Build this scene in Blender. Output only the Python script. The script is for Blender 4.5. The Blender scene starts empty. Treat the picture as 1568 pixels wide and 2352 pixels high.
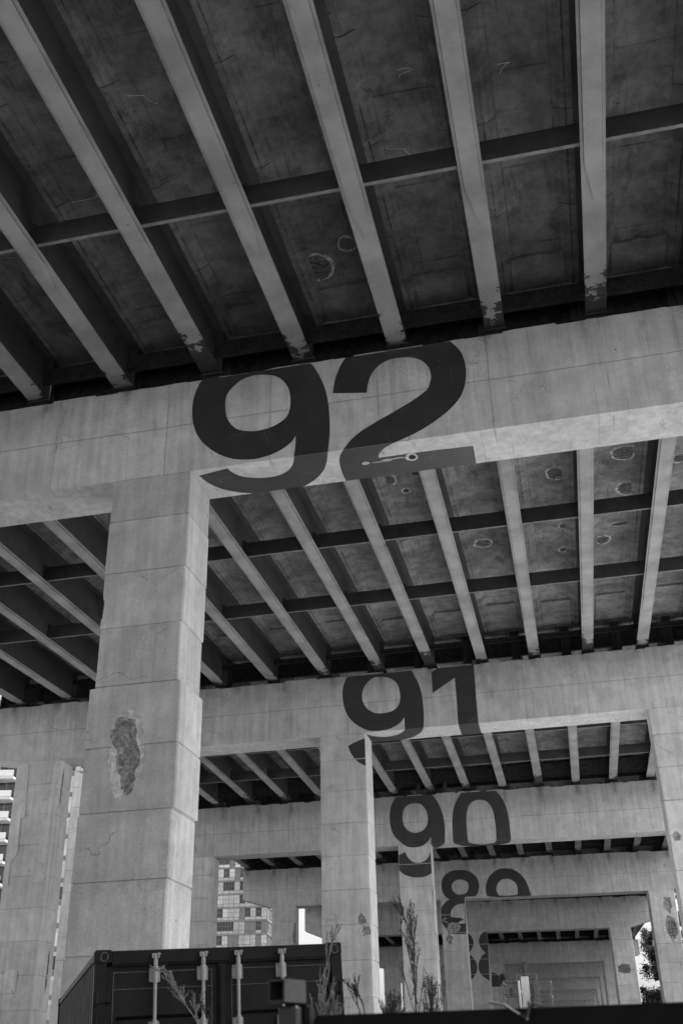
import bpy, bmesh, math, random
from math import radians, sin, cos, pi
from mathutils import Vector, Matrix, noise as mnoise
from mathutils.geometry import tessellate_polygon

# ------------------------------------------------------------------ camera, world, sun, exposure
S = bpy.context.scene
COL = S.collection
CAMZ = 1.35
cam_d = bpy.data.cameras.new('camera'); cam = bpy.data.objects.new('camera', cam_d); COL.objects.link(cam)
rt = Vector((0.97524503, 0.22016135, -0.02064255)); up = Vector((0.12359668, -0.46531512, 0.87647345)); fw = Vector((-0.18336029, 0.85732772, 0.48100747))
M3 = Matrix((rt, up, -fw)).transposed()
cam.matrix_world = Matrix.Translation((0, 0, CAMZ)) @ M3.to_4x4()
cam_d.sensor_fit = 'VERTICAL'; cam_d.sensor_height = 36; cam_d.sensor_width = 24
cam_d.lens = 36 * 2406.07 / 2352
cam_d.clip_start = 0.05; cam_d.clip_end = 5000
cam_d.dof.use_dof = True; cam_d.dof.focus_distance = 18; cam_d.dof.aperture_fstop = 5.0
S.camera = cam

SUN_EL, SUN_AZ = 55, 84          # azimuth measured from +Y (view direction) clockwise
W = bpy.data.worlds.new('World'); S.world = W; W.use_nodes = True
nt = W.node_tree; nt.nodes.clear()
sky = nt.nodes.new('ShaderNodeTexSky'); sky.sky_type = 'NISHITA'; sky.sun_disc = False
sky.sun_elevation = radians(SUN_EL); sky.sun_rotation = radians(SUN_AZ); sky.dust_density = 4; sky.air_density = 1.5
bw = nt.nodes.new('ShaderNodeRGBToBW'); bg = nt.nodes.new('ShaderNodeBackground'); wo = nt.nodes.new('ShaderNodeOutputWorld')
nt.links.new(sky.outputs[0], bw.inputs[0]); nt.links.new(bw.outputs[0], bg.inputs[0]); nt.links.new(bg.outputs[0], wo.inputs[0])
bg.inputs[1].default_value = 0.15

sun_d = bpy.data.lights.new('sun', 'SUN'); sun_d.energy = 3.6; sun_d.angle = radians(0.5); sun_d.color = (1, 1, 1)
sun = bpy.data.objects.new('sun', sun_d); COL.objects.link(sun)
sd = Vector((sin(radians(SUN_AZ)) * cos(radians(SUN_EL)), cos(radians(SUN_AZ)) * cos(radians(SUN_EL)), sin(radians(SUN_EL))))
sun.rotation_euler = sd.to_track_quat('Z', 'Y').to_euler(); sun.location = (0, 0, 60)

S.view_settings.view_transform = 'Standard'; S.view_settings.look = 'None'; S.view_settings.gamma = 1
S.view_settings.exposure = 1.0
S.cycles.max_bounces = 8; S.cycles.diffuse_bounces = 6

random.seed(7)

# ------------------------------------------------------------------ materials
class NB:
    def __init__(s, name, rough=.85, spec=.3, metal=0):
        s.m = bpy.data.materials.new(name); s.m.use_nodes = True; s.t = s.m.node_tree; s.t.nodes.clear()
        s.o = s.n('ShaderNodeOutputMaterial'); s.b = s.n('ShaderNodeBsdfPrincipled'); s.l(s.b.outputs[0], s.o.inputs[0])
        s.b.inputs['Roughness'].default_value = rough; s.b.inputs['Specular IOR Level'].default_value = spec; s.b.inputs['Metallic'].default_value = metal
    def n(s, t): return s.t.nodes.new(t)
    def l(s, a, b): s.t.links.new(a, b)
    def sock(s, v, inp):
        if hasattr(v, 'is_output'): s.l(v, inp)
        else: inp.default_value = v
    def math(s, op, a, b=0., c=0., clamp=False):
        n = s.n('ShaderNodeMath'); n.operation = op; n.use_clamp = clamp
        s.sock(a, n.inputs[0]); s.sock(b, n.inputs[1]); s.sock(c, n.inputs[2]); return n.outputs[0]
    def pos(s): return s.n('ShaderNodeNewGeometry').outputs['Position']
    def obj(s): return s.n('ShaderNodeTexCoord').outputs['Object']
    def uv(s): return s.n('ShaderNodeTexCoord').outputs['UV']
    def scale(s, v, sc, off=(0, 0, 0)):
        n = s.n('ShaderNodeMapping'); s.l(v, n.inputs[0]); n.inputs[3].default_value = sc; n.inputs[1].default_value = off; return n.outputs[0]
    def noise(s, v, sc, det=4, rough=.55, dist=0):
        n = s.n('ShaderNodeTexNoise'); s.l(v, n.inputs['Vector']); n.inputs['Scale'].default_value = sc; n.inputs['Detail'].default_value = det
        n.inputs['Roughness'].default_value = rough; n.inputs['Distortion'].default_value = dist; return n.outputs[0]
    def vor(s, v, sc, feat='F1'):
        n = s.n('ShaderNodeTexVoronoi'); n.feature = feat; s.l(v, n.inputs['Vector']); n.inputs['Scale'].default_value = sc; return n
    def rng(s, v, a, b, c, d, smooth=True):
        n = s.n('ShaderNodeMapRange'); n.interpolation_type = 'SMOOTHSTEP' if smooth else 'LINEAR'
        s.sock(v, n.inputs[0])
        for i, x in enumerate((a, b, c, d)): n.inputs[i + 1].default_value = x
        return n.outputs[0]
    def xyz(s, v):
        n = s.n('ShaderNodeSeparateXYZ'); s.l(v, n.inputs[0]); return n.outputs
    def attr(s, name):
        n = s.n('ShaderNodeAttribute'); n.attribute_name = name; return n.outputs['Fac']
    def color(s, v): s.sock(v, s.b.inputs['Base Color']) if hasattr(v, 'is_output') else setattr(s.b.inputs['Base Color'], 'default_value', (v, v, v, 1)); return s
    def bump(s, h, st=.4, d=.02):
        n = s.n('ShaderNodeBump'); n.inputs['Strength'].default_value = st; n.inputs['Distance'].default_value = d; s.l(h, n.inputs['Height'])
        s.l(n.outputs[0], s.b.inputs['Normal'])

def line_mask(B, coord, period, width, jit=None):
    """1 on thin lines every <period> metres of coord, 0 elsewhere"""
    c = coord if jit is None else B.math('ADD', coord, jit)
    f = B.math('FRACT', B.math('DIVIDE', c, period))
    d = B.math('ABSOLUTE', B.math('SUBTRACT', f, .5))
    return B.rng(d, 0, width / period, 1, 0)

def concrete(name, base, kind='plain', mott=.13, grain=.14):
    B = NB(name, .92, .2)
    P = B.pos(); O = B.obj()
    a = B.rng(B.noise(P, .28, 5, .6), .3, .7, 1 - mott * .8, 1 + mott * .6)
    b = B.rng(B.noise(P, 1.7, 9, .68), .3, .7, 1 - mott, 1 + mott * .8)
    st = B.rng(B.noise(B.scale(P, (3.2, 3.2, .22)), 1.6, 5, .6), .3, .72, 1 + .09, 1 - .14)
    g = B.rng(B.noise(P, 38, 3, .7), .25, .75, 1 - grain, 1 + grain)
    c = B.math('MULTIPLY', B.math('MULTIPLY', a, b), B.math('MULTIPLY', st, g))
    # bug holes
    v = B.vor(P, 5.5); hole = B.math('MULTIPLY', B.rng(v.outputs['Distance'], .05, .1, 1, 0), B.math('GREATER_THAN', B.xyz(v.outputs['Color'])[0], .62))
    v2 = B.vor(P, 1.5); hole2 = B.math('MULTIPLY', B.rng(v2.outputs['Distance'], .02, .055, 1, 0), B.math('GREATER_THAN', B.xyz(v2.outputs['Color'])[1], .6))
    hs = B.math('MAXIMUM', B.math('MULTIPLY', hole, .35), B.math('MULTIPLY', hole2, .55))
    c = B.math('MULTIPLY', c, B.math('SUBTRACT', 1, hs))
    # hair cracks
    wp = B.n('ShaderNodeVectorMath'); wp.operation = 'ADD'
    nz = B.n('ShaderNodeTexNoise'); nz.inputs['Scale'].default_value = 1.3; nz.inputs['Detail'].default_value = 6; B.l(P, nz.inputs['Vector'])
    B.l(P, wp.inputs[0]); B.l(nz.outputs['Color'], wp.inputs[1])
    cr = B.rng(B.vor(wp.outputs[0], .42, 'DISTANCE_TO_EDGE').outputs['Distance'], 0, .006, 1, 0)
    crm = B.math('MULTIPLY', cr, B.rng(B.noise(P, .6, 2), .52, .6, 0, .45))
    c = B.math('MULTIPLY', c, B.math('SUBTRACT', 1, crm))
    # patches of old stain
    pt = B.rng(B.noise(P, .9, 7, .72, .6), .60, .66, 0, .16)
    c = B.math('MULTIPLY', c, B.math('SUBTRACT', 1, pt))
    h = B.math('ADD', B.noise(P, 14, 8, .7), B.math('MULTIPLY', hs, -1.5))
    if kind == 'beam':
        x, y, z = B.xyz(O)
        jit = B.math('MULTIPLY', B.noise(O, .6, 2), .05)
        l1 = B.rng(B.math('ABSOLUTE', B.math('SUBTRACT', B.math('ADD', z, jit), B.math('ADD', B.attr('zb'), 1.28))), 0, .022, .45, 0)
        l2 = B.math('MULTIPLY', line_mask(B, x, 2.44, .028, jit), B.rng(B.noise(P, .9, 2), .42, .55, .05, .38))
        l3 = B.math('MULTIPLY', line_mask(B, x, .61, .02, jit), B.rng(B.noise(P, .7, 2), .5, .6, 0, .22))
        li = B.math('MAXIMUM', B.math('MAXIMUM', l1, l2), l3)
        c = B.math('MULTIPLY', c, B.math('SUBTRACT', 1, li))
        h = B.math('SUBTRACT', h, B.math('MULTIPLY', li, 1.5))
        # upper half stained a little darker by run-off, dark drips under each girder
        top = B.math('SUBTRACT', B.math('ADD', B.attr('zb'), 2.5), z)
        run = B.rng(B.math('ADD', top, B.math('MULTIPLY', B.noise(B.scale(P, (2.2, 2.2, .2)), 1.5, 6, .65), -1.5)), -.9, .7, .34, 0)
        c = B.math('MULTIPLY', c, B.math('SUBTRACT', 1, run))
        f = B.math('ABSOLUTE', B.math('SUBTRACT', B.math('FRACT', B.math('DIVIDE', B.math('SUBTRACT', x, B.attr('g0')), 2.09)), .5))   # 0.5 at girder
        near = B.rng(B.math('ADD', f, B.math('MULTIPLY', B.noise(P, 3.5, 6, .7), .25)), .50, .66, 0, 1)
        smut = B.math('MULTIPLY', near, B.rng(B.math('ADD', top, B.math('MULTIPLY', B.noise(P, 2.2, 5, .7), -.9)), -.45, .12, .5, 0))
        c = B.math('MULTIPLY', c, B.math('SUBTRACT', 1, smut))
    if kind == 'deck':
        x, y, z = B.xyz(O)
        jit = B.math('MULTIPLY', B.noise(O, .7, 3), .12)
        l1 = B.math('MULTIPLY', line_mask(B, y, 2.31, .035, jit), B.rng(B.noise(P, .8, 3), .38, .6, .1, .6))
        l2 = B.math('MULTIPLY', line_mask(B, x, 1.095, .03, jit), B.rng(B.noise(P, .5, 2), .52, .62, 0, .3))
        li = B.math('MAXIMUM', l1, l2)
        c = B.math('MULTIPLY', c, B.math('SUBTRACT', 1, li)); h = B.math('SUBTRACT', h, B.math('MULTIPLY', li, 1.2))
        blot = B.rng(B.noise(B.scale(P, (1.4, .35, 1)), 1.3, 9, .8, .3), .50, .68, 0, .5)
        lch = B.rng(B.noise(B.scale(P, (3, .6, 1)), 1.6, 7, .75), .64, .74, 0, .35); c = B.math('MULTIPLY', c, B.math('ADD', 1, lch))
        c = B.math('MULTIPLY', c, B.math('SUBTRACT', 1, blot))
    if kind == 'haunch':                               # form joints running along the girder, cracked here and there
        ux, uy, _ = B.xyz(B.uv()); w = B.math('MULTIPLY', B.math('SUBTRACT', B.noise(P, 1.6, 5, .7), .5), .10); ax = B.math('ABSOLUTE', ux)
        for off, wd, dk in ((.33, .026, .6), (.46, .012, .3), (.575, .020, .42)):
            ln = B.math('MULTIPLY', B.rng(B.math('ABSOLUTE', B.math('SUBTRACT', B.math('ADD', ax, B.math('MULTIPLY', w, .35)), off)), wd * .4, wd, dk, 0), B.rng(B.noise(B.scale(P, (1, 1, 1), (off * 40, 0, 0)), .8, 6, .75), .42, .6, .1, 1))
            c = B.math('MULTIPLY', c, B.math('SUBTRACT', 1, ln))
        c = B.math('MULTIPLY', c, B.math('SUBTRACT', 1, B.math('MULTIPLY', line_mask(B, uy, 1.15, .02, w), .12)))
    c = B.math('MULTIPLY', B.math('MULTIPLY', c, base), B.attr('tone'))
    B.color(c); B.bump(h, .55, .012)
    return B.m

def plain(name, v, rough=.6, spec=.4, metal=0, var=.15, sc=3, bs=.15):
    B = NB(name, rough, spec, metal); P = B.pos()
    c = B.math('MULTIPLY', B.rng(B.noise(P, sc, 6, .65), .3, .7, 1 - var, 1 + var), v)
    B.color(c); B.bump(B.noise(P, sc * 9, 4), bs, .004); return B.m

def rubble(name, base):
    B = NB(name, .95, .15); P = B.pos()
    v = B.vor(P, 22); c = B.rng(B.xyz(v.outputs['Color'])[0], 0, 1, .75, 1.2, False)
    n = B.rng(B.noise(P, 9, 8, .75), .35, .65, .5, 1.3)
    B.color(B.math('MULTIPLY', B.math('MULTIPLY', c, n), base))
    B.bump(B.math('ADD', B.math('MULTIPLY', v.outputs['Distance'], -1.2), B.noise(P, 30, 6, .8)), 1., .03); return B.m

def flange_mat():
    """light grey paint of the girder undersides; flaked to dark rust near some bearings (uv: metres to nearest end, -1..1 across)"""
    B = NB('pale_girder_paint', .75, .3); P = B.pos()
    ux, uy, _ = B.xyz(B.uv())
    oi = B.n('ShaderNodeObjectInfo').outputs['Random']
    c = B.math('MULTIPLY', B.rng(B.noise(P, .8, 6, .6), .3, .7, .74, 1.16), B.rng(B.noise(P, 30, 3, .7), .25, .75, .92, 1.08))
    v = B.vor(P, 3); dots = B.math('MULTIPLY', B.rng(v.outputs['Distance'], .03, .09, .5, 0), B.math('GREATER_THAN', B.xyz(v.outputs['Color'])[0], .7))
    c = B.math('MULTIPLY', c, B.math('SUBTRACT', 1, dots))
    seam = B.rng(B.math('ABSOLUTE', B.math('SUBTRACT', B.math('ABSOLUTE', uy), .93)), 0, .04, .25, 0)
    c = B.math('MULTIPLY', c, B.math('SUBTRACT', 1, seam))
    plate = B.math('MULTIPLY', B.rng(B.math('ABSOLUTE', B.math('SUBTRACT', B.math('ABSOLUTE', uy), .755)), .01, .05, .55, 0), B.math('GREATER_THAN', ux, 4.7))
    c = B.math('MULTIPLY', c, B.math('SUBTRACT', 1, B.math('MULTIPLY', plate, B.rng(B.noise(P, 3, 3), .35, .6, .5, 1))))
    n = B.noise(B.scale(P, (1, 1.3, 1)), 2.4, 9, .72)
    edge = B.math('MULTIPLY', B.math('ABSOLUTE', uy), .10)
    lim = B.math('ADD', B.math('MULTIPLY', B.math('SUBTRACT', .5, B.math('MULTIPLY', oi, oi)), .30), B.rng(ux, .25, 3.2, -.13, .36, False))
    fl = B.rng(B.math('SUBTRACT', B.math('ADD', n, edge), B.math('ADD', lim, .50)), -.012, .012, 0, 1)
    dirt = B.rng(B.math('ADD', ux, B.math('MULTIPLY', n, -1.5)), -.8, .35, .55, 0)
    c = B.math('MULTIPLY', c, B.math('SUBTRACT', 1, dirt))
    c = B.math('MULTIPLY', c, B.math('SUBTRACT', 1, B.math('MULTIPLY', fl, .86)))
    B.color(B.math('MULTIPLY', c, FLANGE)); B.bump(B.math('ADD', B.math('MULTIPLY', fl, -1), B.math('MULTIPLY', B.noise(P, 20, 5, .7), .3)), .5, .006)
    return B.m

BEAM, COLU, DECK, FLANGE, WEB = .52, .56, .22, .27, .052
MT = {}
MT['beam'] = concrete('cap_beam_concrete', BEAM, 'beam')
MT['col'] = concrete('column_concrete', COLU)
MT['pier'] = concrete('pale_pier_concrete', .5)
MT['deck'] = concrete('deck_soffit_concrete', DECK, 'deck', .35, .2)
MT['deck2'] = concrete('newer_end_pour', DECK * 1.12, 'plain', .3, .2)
MT['deck_dark'] = concrete('darkened_deck_soffit', DECK * .78, 'deck', .35, .2)  # nearest span's concretes darkened: weathering, plus dimness put into the colour
MT['deck2_dark'] = concrete('darkened_end_pour', DECK * .85, 'plain', .3, .2)
MT['haunch_dark'] = concrete('darkened_deck_haunch', DECK * .75, 'haunch', .4, .2)
MT['haunch'] = concrete('deck_haunch_concrete', DECK * 1.0, 'haunch', .4, .2)
MT['rubble'] = rubble('exposed_aggregate', .42)
MT['scar'] = rubble('exposed_soffit_aggregate', .17)
MT['rim'] = plain('pale_broken_rim', .60, .95, .1, var=.25, sc=9, bs=.6)
MT['rubble_dark'] = rubble('spalled_concrete', .13)
MT['chalk'] = plain('chalk_mark', .50, .9, .1, var=.45, sc=8)
B = NB('dark_grey_paint', .42, .6); P = B.pos()
c = B.math('MULTIPLY', B.rng(B.noise(P, 1.6, 8, .65), .3, .7, .8, 1.2), .031)
stk = B.rng(B.noise(B.scale(P, (22, 22, .55)), 1.0, 3), .70, .76, 0, .05)
wp = B.n('ShaderNodeVectorMath'); wp.operation = 'ADD'; nz = B.n('ShaderNodeTexNoise'); nz.inputs['Scale'].default_value = 1.1; nz.inputs['Detail'].default_value = 3; B.l(P, nz.inputs['Vector']); B.l(P, wp.inputs[0]); B.l(nz.outputs['Color'], wp.inputs[1])
crk = B.math('MULTIPLY', B.rng(B.vor(wp.outputs[0], .75, 'DISTANCE_TO_EDGE').outputs['Distance'], 0, .007, .07, 0), B.rng(B.noise(P, .8, 2), .5, .58, 0, 1))
v = B.vor(P, 7); chp = B.math('MULTIPLY', B.rng(v.outputs['Distance'], .05, .10, .12, 0), B.math('GREATER_THAN', B.xyz(v.outputs['Color'])[0], .86))
B.color(B.math('ADD', B.math('ADD', c, stk), B.math('ADD', crk, chp))); B.bump(B.noise(P, 18, 5, .7), .35, .006); MT['paint'] = B.m
MT['flange'] = flange_mat()
MT['web'] = plain('weathered_steel', WEB, .7, .3, var=.22, sc=1.3)
MT['brace'] = plain('dark_brace_steel', .045, .6, .35, var=.25, sc=2)
MT['bearing'] = plain('rusted_bearing_steel', .03, .85, .2, var=.4, sc=6)
MT['rebar'] = plain('rusted_rebar', .06, .9, .2, var=.3, sc=12)

# ------------------------------------------------------------------ mesh helpers
def tone_attr(me, fn=None, zb=None, g0=None):
    a = me.attributes.new('tone', 'FLOAT', 'FACE')
    for i, p in enumerate(me.polygons): a.data[i].value = fn(p) if fn else 1.
    for nm, v in (('zb', zb), ('g0', g0)):
        if v is not None:
            a = me.attributes.new(nm, 'FLOAT', 'FACE')
            for i in range(len(me.polygons)): a.data[i].value = v

def obj(name, bm, mats, parent=None, tone=None, smooth=False, zb=None, g0=None, keep=False):
    me = bpy.data.meshes.new(name)
    if not keep: bmesh.ops.recalc_face_normals(bm, faces=bm.faces)
    bm.to_mesh(me); bm.free()
    for m in (mats if isinstance(mats, (list, tuple)) else [mats]): me.materials.append(m)
    if smooth:
        for p in me.polygons: p.use_smooth = True
    tone_attr(me, tone, zb, g0)
    o = bpy.data.objects.new(name, me); COL.objects.link(o)
    if parent: o.parent = parent
    return o

def tag(o, label=None, cat=None, group=None, kind=None):
    if label: o['label'] = label
    if cat: o['category'] = cat
    if group: o['group'] = group
    if kind: o['kind'] = kind
    return o

def thing(name, label, cat, loc=(0, 0, 0), rz=0, group=None):
    o = bpy.data.objects.new(name, None); COL.objects.link(o); o.location = loc; o.rotation_euler = (0, 0, rz)
    o.empty_display_size = .3
    return tag(o, label, cat, group)

def box(bm, x0, x1, y0, y1, z0, z1, mat=0, M=None):
    vs = [bm.verts.new(Vector(c) if M is None else M @ Vector(c)) for c in ((x0, y0, z0), (x1, y0, z0), (x1, y1, z0), (x0, y1, z0), (x0, y0, z1), (x1, y0, z1), (x1, y1, z1), (x0, y1, z1))]
    for f in ((0, 3, 2, 1), (4, 5, 6, 7), (0, 1, 5, 4), (1, 2, 6, 5), (2, 3, 7, 6), (3, 0, 4, 7)):
        bm.faces.new([vs[i] for i in f]).material_index = mat
    return vs

def hexa(bm, c, mat=0):
    """8 corners: bottom 4 ccw, top 4 ccw"""
    vs = [bm.verts.new(q) for q in c]
    for f in ((0, 3, 2, 1), (4, 5, 6, 7), (0, 1, 5, 4), (1, 2, 6, 5), (2, 3, 7, 6), (3, 0, 4, 7)):
        bm.faces.new([vs[i] for i in f]).material_index = mat

def tube(bm, pts, r, n=8, mat=0, r2=None):
    rings = []; N = len(pts); prev = None
    for i, p in enumerate(pts):
        p = Vector(p); d = (Vector(pts[min(i + 1, N - 1)]) - Vector(pts[max(i - 1, 0)])).normalized()
        if prev is None:
            a = d.orthogonal().normalized()
        else:
            a = (prev - d * prev.dot(d)).normalized()
        prev = a; b = d.cross(a)
        rr = r if r2 is None else r + (r2 - r) * i / (N - 1)
        rings.append([bm.verts.new(p + (a * cos(2 * pi * k / n) + b * sin(2 * pi * k / n)) * rr) for k in range(n)])
    for i in range(N - 1):
        for k in range(n):
            bm.faces.new((rings[i][k], rings[i][(k + 1) % n], rings[i + 1][(k + 1) % n], rings[i + 1][k])).material_index = mat
    bm.faces.new(rings[0][::-1]).material_index = mat; bm.faces.new(rings[-1]).material_index = mat

def prism(bm, pts, to3, d, mat=0):
    """extrude a simple 2-D outline; to3(a,b,t) maps to 3-D with t = 0..d"""
    A = [bm.verts.new(to3(a, b, 0)) for a, b in pts]; Bv = [bm.verts.new(to3(a, b, d)) for a, b in pts]
    for t in tessellate_polygon([[Vector((a, b, 0)) for a, b in pts]]):
        bm.faces.new([A[i] for i in t]).material_index = mat; bm.faces.new([Bv[i] for i in reversed(t)]).material_index = mat
    n = len(pts)
    for i in range(n): bm.faces.new((A[i], A[(i + 1) % n], Bv[(i + 1) % n], Bv[i])).material_index = mat

def smooth_outline(s, sub=4):
    P = []
    for t in s.split():
        c = t.endswith('!'); a, b = t.rstrip('!').split(','); P.append((float(a), float(b), c))
    out = []; n = len(P)
    for i in range(n):
        p1, p2 = P[i], P[(i + 1) % n]; p0 = P[i - 1] if not p1[2] else p1; p3 = P[(i + 2) % n] if not p2[2] else p2
        if p1[2] and p2[2]: out.append(p1[:2]); continue
        for k in range(sub):
            t = k / sub
            out.append(tuple(.5 * (2 * p1[j] + (p2[j] - p0[j]) * t + (2 * p0[j] - 5 * p1[j] + 4 * p2[j] - p3[j]) * t * t + (3 * p1[j] - p0[j] - 3 * p2[j] + p3[j]) * t ** 3) for j in (0, 1)))
    return out

def jag(pts, amp, step, seed):
    """roughen an outline"""
    out = []; n = len(pts)
    for i in range(n):
        a, b = Vector(pts[i]), Vector(pts[(i + 1) % n]); L = (b - a).length; m = max(1, int(L / step))
        for k in range(m):
            q = a.lerp(b, k / m); w = mnoise.noise_vector(Vector((q.x * 5, q.y * 5, seed))) * amp
            out.append((q.x + w.x, q.y + w.y))
    return out

# ------------------------------------------------------------------ the expressway: bents (number: x, y, soffit z, turn, H, D, column w, u of left col, u of right col)
BENT = {
 93: (-8.9, -4.0, 13.30, 0, 2.48, 1.38, 1.85, -12.7, 13.4),
 92: (-9.20, 18.70, 13.35, -.0040, 2.43, 1.31, 1.83, -12.70, 13.50),
 91: (-9.98, 41.33, 14.09, .0051, 2.48, 1.43, 1.91, -13.54, 13.20),
 90: (-10.25, 61.24, 13.43, .0443, 2.78, 1.41, 1.87, -12.86, 15.45),
 89: (-10.64, 81.31, 13.32, .0754, 2.70, 1.38, 1.81, -12.65, 14.99),
 88: (-11.27, 103.43, 13.62, .1329, 2.60, 1.38, 1.88, -13.4, 13.03),
 87: (-11.99, 129.08, 13.14, .1515, 2.16, 1.38, 1.86, -11.73, 12.97),
 86: (-12.94, 152.49, 13.38, .1232, 2.56, 1.38, 1.86, -12.70, 13.30),
 85: (-13.87, 175.40, 13.47, .0842, 2.56, 1.38, 1.86, -12.70, 13.50),
 84: (-14.81, 198.31, 13.40, .0463, 2.56, 1.38, 1.86, -12.70, 13.50),
 83: (-15.75, 221.2, 13.40, .0463, 2.56, 1.38, 1.86, -12.70, 13.50),
 82: (-16.7, 244.1, 13.40, .0463, 2.56, 1.38, 1.86, -12.70, 13.50),
 81: (-17.6, 267.0, 13.40, .0463, 2.56, 1.38, 1.86, -12.70, 13.50),
}
U_LEFT, U_RIGHT = -15.0, 17.15
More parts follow.
